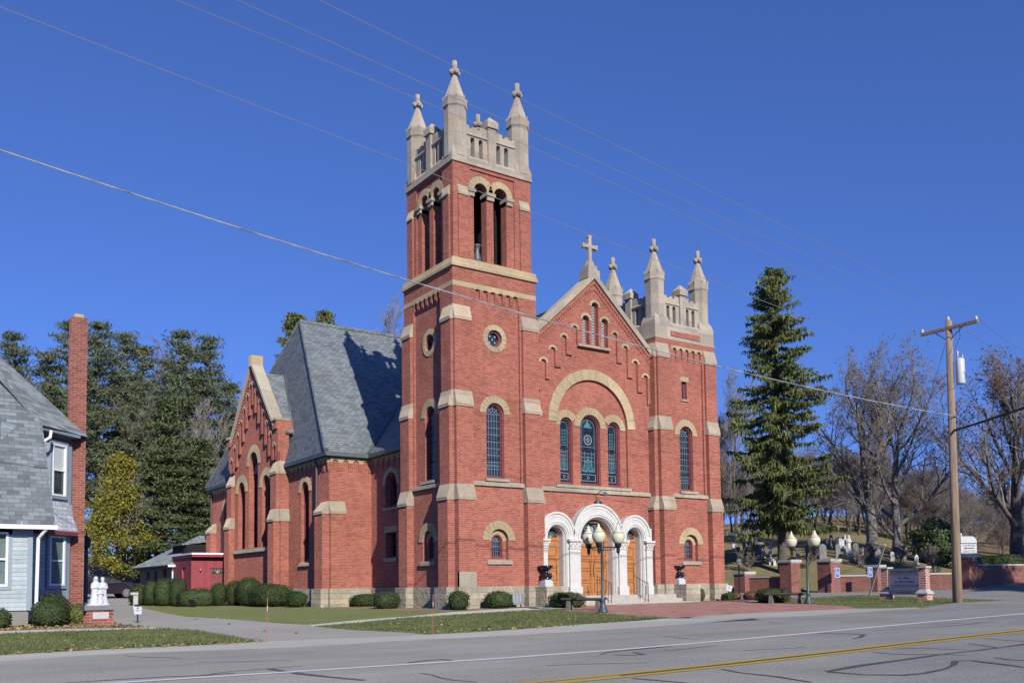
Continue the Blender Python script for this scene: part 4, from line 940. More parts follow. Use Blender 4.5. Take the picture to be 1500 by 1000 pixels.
prt('gutter', m, 'whitewood', ro)
m = MB(); m.tube([(-15.55, -2.78, 2.86), (-15.72, -2.55, 2.6), (-15.74, -2.5, .35), (-15.72, -2.62, .12), (-15.6, -2.8, .06)], .05, 8); prt('downspout', m, 'whitewood', hs)
m = MB(); q = A_+Vector((.05, .05, -.1)); m.tube([q+Vector((.25, .22, -.02)), q+Vector((.22, .2, -.25)), q+Vector((-.1, .0, -.5)), q+Vector((-.2, -.05, -.62)), q+Vector((-.02, .12, -1.0))], .05, 8); prt('downspout', m, 'whitewood', hs)
m = MB(); pbox(m, cw, .12*k2, 1.46*k2, 6.28, 6.38, -.36, .02); prt('soffit', m, 'trim', hs)

# --- parish hall behind and the maroon side porch
hl = thing('low_brick_building', 'low brown brick building with a grey hipped roof beside the church', 'building', (0, 32, 0))
m = MB(); panel(m, west(-4.0, 0), rect(27.4, 36.5, 0, 2.75), [(rect(29.3, 30.3, .2, 2.4), .2), (rect(31.6, 32.5, 1.0, 2.3), .15), (rect(33.6, 34.6, 1.0, 2.3), .15)]); panel(m, south(0, 27.4), rect(-4.0, -1.0, 0, 2.75)); prt('wall', m, 'hallbrick', hl)
m = MB(); pbox(m, west(-4.0, 0), 29.3, 30.3, .2, 2.4, .15, .2); pbox(m, west(-4.0, 0), 31.6, 32.5, 1.0, 2.3, .1, .15); pbox(m, west(-4.0, 0), 33.6, 34.6, 1, 2.3, .1, .15); prt('window', m, 'pane', hl)
m = MB(); e = 2.62; slab(m, [(-4.5, 26.9, e), (4, 26.9, e), (1, 31.9, 4.75), (-1.2, 31.9, 4.75)], .1); slab(m, [(-4.5, 26.9, e), (-1.2, 31.9, 4.75), (-4.5, 37, e)], .1); slab(m, [(-4.5, 37, e), (-1.2, 31.9, 4.75), (1, 31.9, 4.75), (4, 37, e)], .1); ro = prt('roof', m, 'shingle', hl)
m = MB(); m.box(-4.55, -3.2, 26.8, 26.92, e-.14, e+.0); m.tube([(-4.2, 26.9, e-.1), (-4.15, 27.3, e-.4), (-4.12, 27.34, .2)], .05, 8); prt('gutter', m, 'whitewood', ro)
po = part('porch', (lambda m: (panel(m, south(0, 23.3), rect(-4.12, -2.0, .05, 3.0), [(rect(-2.98, -2.14, .3, 2.32), .08)]), panel(m, west(-4.12, 0), rect(23.3, 27.4, .05, 3.0), [(rect(24.6, 25.3, .9, 2.4), .1)]), m)[-1])(MB()), 'porchred')
m = MB(); panel(m, south(0, 23.38), rect(-2.98, -2.14, .3, 2.32)); prism(m, south(0, 23.37), rect(-2.9, -2.22, .45, 1.3), -.01, .0, [rect(-2.85, -2.27, .5, 1.25)]); part('porch_door', m, 'maroon', po)
m = MB(); prism(m, south(0, 23.36), [(-2.86, 2.02), (-2.26, 2.02)]+arc(-2.56, 2.02, .3, 10)[1:-1], -.01, .01); part('fanlight', m, 'pane', po)
m = MB()
for a in (35, 62, 90, 118, 145): m.tube([(-2.56, 23.34, 2.03), (-2.56+.28*math.cos(R(a)), 23.34, 2.03+.28*math.sin(R(a)))], .012, 4)
part('fanlight_bar', m, 'signwhite', po)
m = MB(); panel(m, west(-4.02, 0), rect(24.6, 25.3, .9, 2.4)); part('porch_window', m, 'pane', po)
m = MB(); m.box(-4.2, -1.5, 22.85, 27.3, 2.98, 3.12); part('porch_fascia', m, 'porchred', po)
m = MB(); m.box(-4.24, -1.5, 22.8, 27.3, 3.12, 3.22); part('porch_roof_edge', m, 'whitewood', po)
m = MB(); m.tube([(-4.0, 23.0, .3), (-4.0, 23.0, 1.15), (-3.1, 23.0, 1.15)], .02, 6); part('handrail', m, 'black', po)
m = MB(); m.box(-3.66, -3.54, 23.2, 23.3, 2.2, 2.3); m.ball((-3.6, 23.18, 2.2), .06, 6); part('wall_lamp', m, 'brass', po)
m = MB(); m.box(-3.2, .2, 27.75, 31, .2, 3.95); sa = part('rear_addition', m, 'dark')
m = MB(); slab(m, [(-3.5, 27.7, 4.0), (.2, 27.7, 4.55), (.2, 31.3, 4.55), (-3.5, 31.3, 4.0)], .12); part('rear_addition_roof', m, 'slate', sa)

# --- lamp posts with three globes
def lamppost(label, x, y, rot):
    r = thing('lamp_post', label, 'street lamp', (0, 0, 0), 'lamp posts flanking the brick plaza')
    m = MB(); m.lathe([(.19, 0), (.19, .05), (.14, .12), (.10, .28), (.085, .40), (.10, .43), (.06, .5), (.05, 2.15), (.07, 2.2), (.09, 2.24), (.09, 2.5), (.06, 2.55)], (0, 0, 0), 14); prt('post', m, 'lampmetal', r, True)
    m = MB(); m.tube([(.05, 0, 1.55), (.16, .05, 1.72)], .012, 5); prt('banner_hook', m, 'black', r)
    for a in (rot, rot+120, rot+240):
        c, s = math.cos(R(a)), math.sin(R(a)); m = MB()
        m.tube([(.05*c, .05*s, 2.32), (.62*c, .62*s, 2.32)], .02, 6); m.tube([(.07*c, .07*s, 2.2), (.3*c, .3*s, 2.22), (.58*c, .58*s, 2.32)], .012, 5)
        for t in (.2, .32, .44): m.tube([(t*c, t*s, 2.21), (t*c, t*s, 2.32)], .008, 4)
        m.lathe([(.015, -.28), (.03, -.22), (.06, -.2), (.065, -.02), (.09, .0), (.115, .04), (.115, .1), (.13, .13)], (.62*c, .62*s, 2.32), 12); ar = prt('arm', m, 'black', r)
        m = MB(); m.lathe([(.12, .12), (.19, .20), (.232, .31), (.24, .39), (.215, .48), (.165, .535), (.16, .56), (.105, .59), (.08, .66), (.04, .72), (.052, .75), (.015, .81)], (.62*c, .62*s, 2.32), 18); gl_ = prt('globe', m, 'globe', ar, True)
        m = MB(); m.lathe([(.2, .505), (.206, .512), (.2, .52)], (.62*c, .62*s, 2.32), 18); m.tube([(.62*c, .62*s, 3.12), (.62*c, .62*s, 3.2)], .008, 4); prt('finial', m, 'lampmetal', ar)
    r.location = (x, y, g(x, y)); return r
lamppost('grey post with three cream globes near the left bench and lawn', 1.75, -7.24, -20)
lamppost('grey post with three cream globes near the right bench and island', 13.3, -7.15, 10)
lp = thing('lamp_post', 'tall grey lamp post with black lantern behind the brick chimney', 'street lamp', (-12.08, 10.77, g(-12, 10.8)))
m = MB(); m.lathe([(.17, 0), (.17, .35), (.12, .42), (.09, .5), (.075, 2.7), (.09, 2.75)], lp.location, 14); prt('post', m, 'lampmetal', lp, True)
m = MB(); m.lathe([(.06, 2.75), (.16, 2.85), (.2, 3.15), (.22, 3.17), (.05, 3.35), (.02, 3.5)], lp.location, 6); prt('lantern', m, 'black', lp)
m = MB(); b_ = Vector(lp.location); m.tube([b_+Vector((-.22, 0, 2.5)), b_+Vector((.0, 0, 2.5))], .03, 6); prt('bracket', m, 'black', lp)
# --- benches
def bench(label, x, y, a, L):
    r = thing('bench', label, 'bench', (0, 0, 0), 'backless benches by the plaza')
    m = MB()
    for i in range(3): m.box(-L/2, L/2, -.2+.137*i, -.2+.137*i+.125, .40, .465)
    m.box(-L/2+.05, L/2-.05, -.15, .15, .36, .40); prt('seat', m, 'bench', r)
    for s in (-1, 1):
        m = MB(); c = s*(L/2-.28); profile(m, PL((0, 0), (0, 1), (1, 0)), -.18, .18, [(c-.10, 0), (c+.10, 0), (c+.065, .36), (c-.065, .36)]); prt('leg', m, 'benchleg', r)
    r.location = (x, y, g(x, y)); r.rotation_euler.z = R(a)
bench('dark backless bench beside the left lamp post and hedge', 2.55, -5.2, -62, 1.75)
bench('dark backless bench beside the right lamp post and hedge', 13.2, -6.0, -58, 1.75)
# --- urns on the cheek walls
def urn(label, x, y, z):
    r = thing('urn', label, 'urn', (0, 0, 0), 'black urns on white plinths')
    m = MB(); m.lathe([(.30, 0), (.30, .22), (.24, .24), (.2, .30), (.2, .33)], (0, 0, 0), 4, R(45)); prt('plinth', m, 'signwhite', r)
    m = MB(); m.lathe([(.25, .33), (.27, .36), (.2, .40), (.19, .52), (.10, .60), (.075, .64), (.12, .68), (.24, .74), (.31, .83), (.33, .90), (.30, .90), (.2, .85)], (0, 0, 0), 16)
    for i in range(4):
        a = R(45+90*i); m.ball((.18*math.cos(a), .18*math.sin(a), .47), .095, 6, 1.2)
    prt('bowl', m, 'urn', r, True); r.location = (x, y, z)
urn('glossy black urn on white plinth left of the church doors', 4.2, -.62, 1.0)
urn('glossy black urn on white plinth right of the church doors', 12.42, -.35, 1.02)
# --- statue group and its brick pedestal
pd = thing('statue_pedestal', 'small brick pedestal with grey slab and pale plaque', 'pedestal', (-14.25, -3.55, g(-14.2, -3.6)))
x, y, z = pd.location; m = MB(); m.box(x-.36, x+.36, y-.26, y+.26, z-.05, z+.45); prt('base', m, 'chimney', pd)
m = MB(); m.box(x-.43, x+.43, y-.32, y+.32, z+.45, z+.58); prt('slab', m, 'slate_slab', pd)
m = MB(); m.box(x-.2, x+.23, y-.275, y-.26, z+.2, z+.39); prt('plaque', m, 'plaque', pd)
def figure(mb, cx, cy, z0, h, lean, veil):
    rg = random.Random(int(h*1000)); n = 18; rows = [(0, .17), (.06, .165), (.3, .125), (.5, .12), (.62, .135), (.72, .135), (.78, .11), (.815, .05), (.84, .045)]
    o = len(mb.v)
    for f, r in rows:
        for j in range(n):
            t = 2*math.pi*j/n; fold = 1+.09*math.sin(t*6+f*3+cx*9)*(1 if f < .7 else .2); rr = r*h*1.15*fold
            mb.v.append((cx+lean*f*h+rr*math.cos(t), cy+rr*.8*math.sin(t), z0+f*h))
    for i in range(len(rows)-1):
        for j in range(n): mb.f.append((o+i*n+j, o+i*n+(j+1) % n, o+(i+1)*n+(j+1) % n, o+(i+1)*n+j))
    hx, hz = cx+lean*h, z0+.91*h; mb.ball((hx, cy-.01*h, hz), .068*h, 8, 1.22)
    mb.ball((hx, cy-.075*h, hz-.005*h), .014*h, 4); mb.ball((hx, cy+.012*h, hz+.02*h), .075*h, 8, 1.1)
    if veil: mb.lathe([(.10*h, -.16*h), (.085*h, -.05*h), (.078*h, .05*h), (.03*h, .1*h)], (hx, cy+.03*h, hz), 10, 0, 1, .7)
    else: mb.ball((hx, cy-.05*h, hz-.06*h), .04*h, 6, 1.3)
    for s in (-1, 1):
        sh = Vector((hx+s*.12*h, cy, z0+.74*h)); el = Vector((hx+s*.15*h, cy-.04*h, z0+.58*h)); ha = Vector((hx+s*.03*h, cy-.15*h, z0+.60*h))
        mb.tube([sh, el, ha], [.048*h, .045*h, .03*h], 7); mb.ball(tuple(ha), .03*h, 5)
st = MB(); z1 = z+.58
st.lathe([(.34, 0), (.33, .03), (.28, .05)], (x, y, z1), 14, 0, 1, .62)
figure(st, x-.10, y+.02, z1+.04, .80, .03, True); figure(st, x+.12, y+.02, z1+.04, .78, -.02, False); figure(st, x+.02, y-.13, z1+.04, .5, .0, False)
o = st.build('statue', M['statue'], None, True); tag(o, 'white statue of a veiled woman, bearded man and child on brick pedestal', 'statue')
# --- small signs, stakes, boxes
def yard(label, x, y, w_, h, zb, tilt, ux, txt):
    r = thing('yard_sign', label, 'sign', (x, y, g(x, y))); z = g(x, y); m = MB(); m.box(x-.02, x+.02, y+.012, y+.04, z, z+zb+h+.05); prt('post', m, 'black', r)
    pl = PL((x, y), ux, (-ux[1], ux[0])); c, s = math.cos(R(tilt)), math.sin(R(tilt)); q = [(c*a-s*b, z+zb+h/2+s*a+c*b) for a, b in ((-w_/2, -h/2), (w_/2, -h/2), (w_/2, h/2), (-w_/2, h/2))]
    m = MB(); prism(m, pl, q, -.012, .01); prt('panel', m, 'signwhite', r)
    text(txt, .085, pl(0, z+zb+h*.42, -.016), ux, 'blue', r); m = MB(); pbox(m, pl, -.03, .03, z+zb+h*.75, z+zb+h*.92, -.016, -.012); prt('emblem', m, 'blue', r)
yard('small white sign with blue print on black stake near the driveway', -12.95, -2.62, .22, .23, .26, 0, (.93, -.37), 'sale')
yard('small tilted white sign by the right end of the church', 15.75, -.5, .3, .3, .45, -18, (.9, -.42), 'sale')
for lb, x, y in (('thin orange driveway stake at the tip of the left verge', -13.2, -14.55), ('thin orange driveway stake at the front corner of the church lawn', -9.4, -14.55)):
    r = thing('marker_stake', lb, 'stake', (x, y, g(x, y)), 'orange driveway stakes'); z = g(x, y); m = MB(); m.tube([(x, y, z), (x+.01, y, z+.62)], .007, 5); m.tube([(x+.012, y, z+.72), (x+.015, y, z+.88)], .008, 5); prt('rod', m, 'redplastic', r)
    m = MB(); m.tube([(x+.01, y, z+.62), (x+.012, y, z+.72)], .009, 5); prt('reflector', m, 'signwhite', r)
r = thing('gas_meter', 'grey metal utility box on short legs by the foundation', 'utility box', (2.55, -.75, g(2.5, -.7))); x, y, z = r.location
m = MB(); m.box(x-.26, x+.28, y-.15, y+.15, z+.12, z+.22); 
for i in range(3): m.lathe([(.13, 0), (.13, .36), (.11, .38)], (x-.15+.16*i, y, z+.2), 10)
prt('body', m, 'steel', r); m = MB(); m.box(x-.22, x-.18, y-.02, y+.02, z, z+.12); m.box(x+.18, x+.22, y-.02, y+.02, z, z+.12); prt('leg', m, 'black', r)
def flood(label, x, y, a, s=1.0):
    r = thing('floodlight', label, 'floodlight', (0, 0, 0)); m = MB(); profile(m, PL((0, 0), (1, 0), (0, 1)), -.2*s, .2*s, [(-.18*s, .06), (.02*s, .40*s), (.14*s, .34*s), (-.06*s, .02)]); prt('housing', m, 'black', r)
    m = MB(); profile(m, PL((0, 0), (1, 0), (0, 1)), -.17*s, .17*s, [(.03*s, .405*s), (.035*s, .41*s), (.13*s, .355*s), (.125*s, .35*s)]); prt('lens', m, 'pane', r)
    m = MB(); m.box(-.03, .03, -.03, .03, -.05, .1); prt('stake', m, 'black', r); r.location = (x, y, g(x, y)); r.rotation_euler.z = R(a)
flood('black floodlight on the lawn edge by the porch hedge', -5.4, 18.5, 40); flood('small black floodlight by the right end of the front wall', 14.9, -.95, 150, .8)
r = thing('mailbox', 'pale box on a thin post at the end of the hedge', 'box', (-8.9, 16.25, g(-8.9, 16.3))); x, y, z = r.location
m = MB(); m.box(x-.02, x+.02, y-.02, y+.02, z-.1, z+.75); prt('post', m, 'signwhite', r); m = MB(); m.box(x-.16, x+.2, y-.12, y+.12, z+.72, z+.85); m.box(x-.02, x+.2, y-.06, y+.06, z+.25, z+.72); prt('box', m, 'plaque', r)
m = MB(); m.lathe([(.17, -.07), (.17, -.05), (.07, -.045), (.07, .045), (.17, .05), (.17, .07)], (0, 0, 0), 16); m.lathe([(.03, -.2), (.03, .1)], (0, 0, 0), 6)
o = m.build('hose_reel', M['teal']); o.rotation_euler = (R(90), 0, R(20)); o.location = (-14.0, -.6, .52); tag(o, 'round pale green hose reel beside the brick chimney', 'hose reel')
r = thing('path_lamp', 'thin short black lamp beside the right end of the church', 'lamp', (17.3, .2, g(17.3, .2))); x, y, z = r.location
m = MB(); m.tube([(x, y, z), (x, y, z+1.75)], .035, 7); prt('post', m, 'black', r); m = MB(); m.lathe([(.05, 1.75), (.12, 1.8), (.14, 2.0), (.03, 2.1)], (x, y, z), 6); prt('lantern', m, 'steel', r)

# --- utility pole, wires
px, py = 17.65, -11.29; pz = g(px, py)
up_ = thing('utility_pole', 'tall weathered wooden utility pole with crossarm and white transformer', 'utility pole', (px, py, pz))
m = MB(); m.tube([(px, py, pz-.3), (px+.08, py, pz+4), (px+.26, py+.01, 12.1)], [.195, .165, .125], 14); prt('shaft', m, 'pole', up_, True)
m = MB(); m.box(px+.12, px+.23, -12.58, -10.05, 11.70, 11.83); prt('crossarm', m, 'pole', up_)
m = MB(); m.tube([(px+.19, -11.9, 11.7), (px+.19, py, 11.2), (px+.19, -10.7, 11.7)], .02, 5); prt('brace', m, 'black', up_)
for yy, zz in ((-10.1, 11.83), (py, 12.1), (-12.5, 11.83)):
    m = MB(); m.lathe([(.05, 0), (.07, .05), (.04, .09), (.065, .12), (.03, .17)], (px+.2, yy, zz), 10); prt('insulator', m, 'signwhite', up_, True)
m = MB(); m.lathe([(.17, 9.32), (.18, 9.35), (.18, 10.35), (.14, 10.42)], (px+.34, py-.36, 0), 16); tr = prt('transformer', m, 'signwhite', up_, True)
m = MB(); m.lathe([(.03, 10.4), (.06, 10.5), (.04, 10.58), (.07, 10.66), (.02, 10.78)], (px+.27, py-.3, 0), 8); m.lathe([(.03, 10.4), (.05, 10.5), (.02, 10.62)], (px+.44, py-.42, 0), 8); prt('bushing', m, 'steel', tr, True)
m = MB(); m.tube([(px+.05, py-.3, 10.75), (px+.2, py-.5, 11.3), (px-.05, py-.6, 11.75)], .012, 5); m.tube([(px+.2, py-.45, 10), (px+.4, py-.6, 9.6), (px+.1, py-.3, 9.2)], .015, 5); m.tube([(px-.1, py+.1, 9.1), (px-.25, py+.25, 8.6), (px-.1, py+.1, 8.1)], .012, 5); prt('jumper', m, 'bundle', up_)
def wire(label, pts, r, mat='wire'):
    m = MB(); m.tube(pts, r, 5); tag(m.build('overhead_wire', M[mat]), label, 'wire', 'overhead wires at the utility pole')
def span(Y, z0, fz, xl=-33): return [(x, Y, fz(x)) for x in np.linspace(xl, px+.2, 26)]
wire('thin overhead wire running to the left end of the crossarm', span(-10.1, 0, lambda x: 11.98+.118*(17.6-x)-.00256*(x-17.6)*(x+8)*.55), .008)
wire('thin overhead wire running to the top of the utility pole', span(-11.3, 0, lambda x: 12.2+.098*(17.6-x)), .008)
wire('thin overhead wire running to the right end of the crossarm', span(-12.5, 0, lambda x: 11.95+.101*(17.6-x)+.0003*(17.6-x)**2), .008)
wire('thin overhead wire running to the pole below the transformer', span(-11.3, 0, lambda x: 9.85+.0955*(17.6-x)), .008)
wire('thick pale overhead cable crossing the bell tower', span(-11.5, 0, lambda x: 8.445-.06033*x+.00182*x*x), .02, 'cable')
def seg(a, b, sag, n=12): a, b = Vector(a), Vector(b); return [a+(b-a)*(i/n)-Vector((0, 0, 4*sag*(i/n)*(1-i/n))) for i in range(n+1)]
wire('thin overhead wire leaving the crossarm to the right', seg((px, -12.5, 12), (46, -1.5, 16.4), .2), .012); wire('thin overhead wire leaving the pole top to the right', seg((px, py, 12.25), (46, -1.5, 15.4), .2), .012)
wire('pale cable leaving the pole towards the right below the transformer', seg((px, -11.5, 7.95), (46, -1.5, 9.6), .3), .018, 'cable')
wire('dark bundled cable rising right from the pole towards the road', seg((px+.1, py-.1, 7.35), (9.5, -23.5, 7.6), .15), .05, 'bundle')
gw_ = thing('guy_wire', 'slanting guy wire with pale guard tube at its foot', 'guy wire', (24.9, -2.2, g(24.9, -2.2))); a, b = Vector((px, py, 11.2)), Vector((24.9, -2.2, g(24.9, -2.2)))
m = MB(); m.tube([a, b], .012, 5); prt('cable', m, 'cable', gw_); m = MB(); m.tube([b, b+(a-b)*.245], .05, 8); prt('guard', m, 'signwhite', gw_)

# --- church sign between brick piers on the grass island
sg = thing('church_sign', 'grey letter board between two brick piers on the grass island', 'sign', (21.1, -6.75, g(21.1, -6.75)))
P1, P2 = Vector((21.35, -5.6)), Vector((20.85, -7.9)); z = g(21.1, -6.75)
for q in (P1, P2):
    m = MB(); h = .24; m.box(q.x-h, q.x+h, q.y-h, q.y+h, z-.1, z+.28); m.box(q.x-.17, q.x+.17, q.y-.17, q.y+.17, z+.46, z+1.5); pr_ = prt('pier', m, 'brick_pale', sg)
    m = MB(); m.lathe([(.42, z+.28), (.42, z+.34), (.24, z+.48)], (q.x, q.y, 0), 4, R(45)); prt('pier_skirt', m, 'plaque', pr_)
    m = MB(); m.box(q.x-.24, q.x+.24, q.y-.24, q.y+.24, z+1.5, z+1.58); prt('pier_cap', m, 'plaque', pr_)
d_ = (P2-P1); L = d_.length; ds = PL((P1.x-.0, P1.y), (d_.x/L, d_.y/L), (-d_.y/L, d_.x/L))
m = MB(); pbox(m, ds, .17, L-.17, z+1.14, z+1.5, -.06, .06); prt('header', m, 'grass_sign', sg); m = MB(); pbox(m, ds, .17, L-.17, z+.24, z+.48, -.06, .06); prt('footer', m, 'grass_sign', sg)
m = MB(); pbox(m, ds, .17, L-.17, z+.48, z+1.14, -.045, .045); prt('board', m, 'board', sg)
u_ = ds.u; c = L/2
text('ST. JOSEPH CHURCH', .17, ds(c, z+1.29, -.066), u_, 'inkdark', sg); text('Sat. 5:00pm', .15, ds(c, z+.99, -.05), u_, 'ink', sg); text('Sun. 9:00 & 10:30am', .15, ds(c, z+.81, -.05), u_, 'ink', sg); text('LOURDES GROTTO', .1, ds(c, z+.31, -.066), u_, 'inkdark', sg)
m = MB()
for zz in (.60, .69): pbox(m, ds, .35, L-.3, z+zz, z+zz+.035, -.05, -.044)
prt('letter_rail', m, 'inkdark', sg)
# --- accessible parking signs
def hc(label, x, y):
    r = thing('parking_sign', label, 'sign', (x, y, g(x, y)), 'blue wheelchair parking signs'); z = g(x, y); ux = (.866, -.5)
    m = MB(); m.box(x-.02, x+.02, y+.0, y+.04, z-.1, z+1.0); prt('post', m, 'steel', r); pl = PL((x, y-.02), ux, (-ux[1], ux[0]))
    m = MB(); pbox(m, pl, -.15, .15, z+.95, z+1.55, -.01, .01); prt('panel', m, 'signwhite', r)
    m = MB(); pbox(m, pl, -.12, .12, z+.99, z+1.51, -.014, -.01); prt('blue_field', m, 'blue', r)
    m = MB(); zz = z+1.2; prism(m, pl, circ(-.01, zz, .085, 14), -.018, -.014, [circ(-.01, zz, .06, 14)]); pbox(m, pl, -.045, -.01, zz, zz+.2, -.018, -.014); prism(m, pl, circ(-.028, zz+.24, .032, 8), -.018, -.014); pbox(m, pl, -.045, .05, zz+.08, zz+.11, -.018, -.014); pbox(m, pl, .05, .085, zz-.07, zz+.08, -.018, -.014); prt('wheelchair_symbol', m, 'signwhite', r)
hc('blue wheelchair sign on a post in front of the tall gate pier', 29.6, 3.2); hc('blue wheelchair sign on a post behind the guy wire', 30.7, 1.65)
# --- hanging white sign with arrow
ls = thing('direction_sign', 'white board sign with curved top and arrow beside the utility pole', 'sign', (29.1, -5.1, g(29, -5))); z = g(29, -5); ux = (.82, -.57); pl = PL((29.1, -5.1), ux, (-ux[1], ux[0]))
m = MB(); pbox(m, pl, -.34, -.26, z-.1, 3.5, .02, .1); pbox(m, pl, -.3, .0, 2.6, 2.7, .03, .08); prt('post', m, 'steel', ls); m = MB(); pbox(m, pl, -.02, .84, 2.5, 3.02, -.03, .03); prt('board', m, 'signwhite', ls)
m = MB(); prism(m, pl, [(-.02, 3.06), (.86, 3.06), (.86, 3.14)]+arc(.56, 3.14, .28, 6, 0, 90)+[(.05, 3.42), (.05, 3.6), (-.02, 3.6)], -.05, .05); prt('canopy', m, 'signwhite', ls)
text('LOURDES', .16, pl(.41, 2.87, -.034), ux, 'inkdark', ls); text('GROTTO', .16, pl(.41, 2.54, -.034), ux, 'inkdark', ls)
m = MB(); prism(m, pl, [(.12, 2.77), (.25, 2.84), (.25, 2.8), (.7, 2.8), (.7, 2.74), (.25, 2.74), (.25, 2.7)], -.036, -.03); prt('arrow', m, 'inkdark', ls)
# --- brick cemetery wall in separate lengths, with piers
def cwall(label, a, b, h, z): 
    a, b = Vector(a), Vector(b); d = b-a; L = d.length; pl = PL((a.x, a.y), (d.x/L, d.y/L), (-d.y/L, d.x/L)); r = thing('brick_wall', label, 'wall', (a.x, a.y, z))
    m = MB(); pbox(m, pl, 0, L, z-.4, z+h, -.15, .15); prt('wall', m, 'brick_old', r); m = MB(); pbox(m, pl, 0, L, z+h, z+h+.09, -.2, .2); prt('coping', m, 'plaque', r)
def pier(label, x, y, w_, h, z):
    r = thing('brick_pier', label, 'pier', (x, y, z), 'brick piers of the cemetery wall'); m = MB(); m.box(x-w_/2, x+w_/2, y-w_/2, y+w_/2, z-.4, z+h); prt('shaft', m, 'brick_old', r)
    m = MB(); m.box(x-w_/2-.08, x+w_/2+.08, y-w_/2-.08, y+w_/2+.08, z+h, z+h+.16); m.box(x-w_/2-.03, x+w_/2+.03, y-w_/2-.03, y+w_/2+.03, z+h-.06, z+h); prt('cap', m, 'plaque', r)
pier('short brick pier at the left end of the cemetery wall', 28.4, 9.6, .95, 1.2, .42); pier('tall brick gate pier behind the right bench', 28.75, 6.1, .9, 1.95, .36); pier('tall brick gate pier behind the left wheelchair sign', 30.3, 4.3, 1.0, 1.95, .36); pier('brick pier behind the right wheelchair sign', 32.3, 2.35, .8, 1.5, .4); pier('dark brick pier in shade right of the utility pole', 37.5, -.6, 1.1, 2.0, .5)
cwall('low brick wall left of the cemetery gate', (28.5, 9.2), (28.8, 6.5), .95, .4); cwall('low brick wall right of the cemetery gate', (30.7, 4.1), (32.0, 2.6), .98, .38); cwall('long low brick wall behind the church sign', (32.7, 2.2), (37.2, -.4), 1.0, .42); cwall('shaded low brick wall at the far right', (38.2, -.8), (48, -2.2), 1.35, .6)
# --- parked car
def car(label, x, y, rz):
    r = thing('parked_car', label, 'car', (0, 0, 0)); prof = [(-2.25, .35), (-2.3, .55), (-2.2, .78), (-1.3, .92), (-.65, 1.32), (-.2, 1.42), (.55, 1.4), (1.25, 1.05), (1.6, .98), (2.15, .95), (2.25, .75), (2.28, .4), (2.1, .28), (-2.1, .26)]
    m = MB(); n = len(prof); o = 0
    for yy, s, dz in ((-.86, .97, 0), (-.78, 1, .01), (.78, 1, .01), (.86, .97, 0)):
        for px_, pz_ in prof: m.v.append((px_*s, yy*(1 if pz_ < .95 else .84), pz_+(dz if pz_ > .3 else 0)))
    for k in range(3):
        for i in range(n): m.f.append((k*n+i, k*n+(i+1) % n, (k+1)*n+(i+1) % n, (k+1)*n+i))
    m.f += [tuple(range(n)), tuple(range(3*n, 4*n))]; prt('body', m, 'carpaint', r)
    m = MB()
    for s in (-1, 1):
        pl = PL((0, s*.80), (1, 0), (0, -s)); prism(m, pl, [(-1.15, .95), (-.6, 1.29), (-.08, 1.35), (-.08, .95)], -.02, .02); prism(m, pl, [(.0, .95), (.0, 1.35), (.5, 1.34), (1.1, 1.03), (1.1, .97)], -.02, .02)
    prt('window', m, 'pane', r)
    for xx in (-1.38, 1.36):
        for s in (-1, 1):
            m = MB(); pl = PL((0, s*.84), (1, 0), (0, -s)); prism(m, pl, circ(xx, .33, .33, 20), -.04, .16); wh = prt('wheel', m, 'tyre', r)
            m = MB(); prism(m, pl, circ(xx, .33, .245, 20), -.05, -.04, [circ(xx+.15*math.cos(R(36*i)), .33+.15*math.sin(R(36*i)), .035, 6) for i in range(10)]); prt('rim', m, 'chrome', wh)
    for s in (-1, 1):
        m = MB(); m.box(2.0, 2.27, s*.72-.12, s*.72+.12, .74, .9); prt('taillight', m, 'taillight', r); m = MB(); m.box(-2.24, -2.0, s*.68-.14, s*.68+.14, .62, .74); prt('headlight', m, 'chrome', r)
    r.location = (x, y, g(x, y)+.02); r.rotation_euler.z = R(rz)
car('dark purple sedan parked beneath the yellow tree', -7.3, 32.6, 4)
# --- chain fence and rock bank at the left rear
r = thing('wire_fence', 'dark wire fence on top of the rock bank', 'fence', (-2, 44, g(-2, 44)))
m = MB()
for i in range(9):
    x, y = -7+1.9*i, 45.5; m.tube([(x, y, 2.9), (x, y, 5.1)], .05, 6)
for i in range(9): 
    p = MB(); x = -7+1.9*i; p.tube([(x, 45.5, 2.4), (x, 45.5, 5.1)], .05, 6); prt('post', p, 'black', r)
m = MB()
for k in range(5): m.tube([(-7, 45.5, 3.3+.42*k), (8.2, 45.5, 3.3+.42*k)], .012, 4)
prt('wires', m, 'black', r)
bk = MB(); rg = random.Random(5); NX_, NZ_ = 40, 9
for i in range(NX_+1):
    for j in range(NZ_+1):
        x = -13+26*i/NX_; t = j/NZ_; hgt = (3.2+.5*math.sin(x*.5))*sm((x+13)/5)
        bk.v.append((x+rg.uniform(-.15, .15), 41.0+4.5*t+rg.uniform(-.35, .35), g(x, 41)-.2+hgt*min(1, t*1.25)+rg.uniform(-.18, .18)))
for i in range(NX_):
    for j in range(NZ_): a = i*(NZ_+1)+j; bk.f.append((a, a+NZ_+1, a+NZ_+2, a+1))
M['bank'] = stone('rock_bank', (.20, .19, .17), (.36, .345, .32), bw=1.3, rh=.6, rocky=1.0)
tag(bk.build('rock_bank', M['bank']), kind='structure')
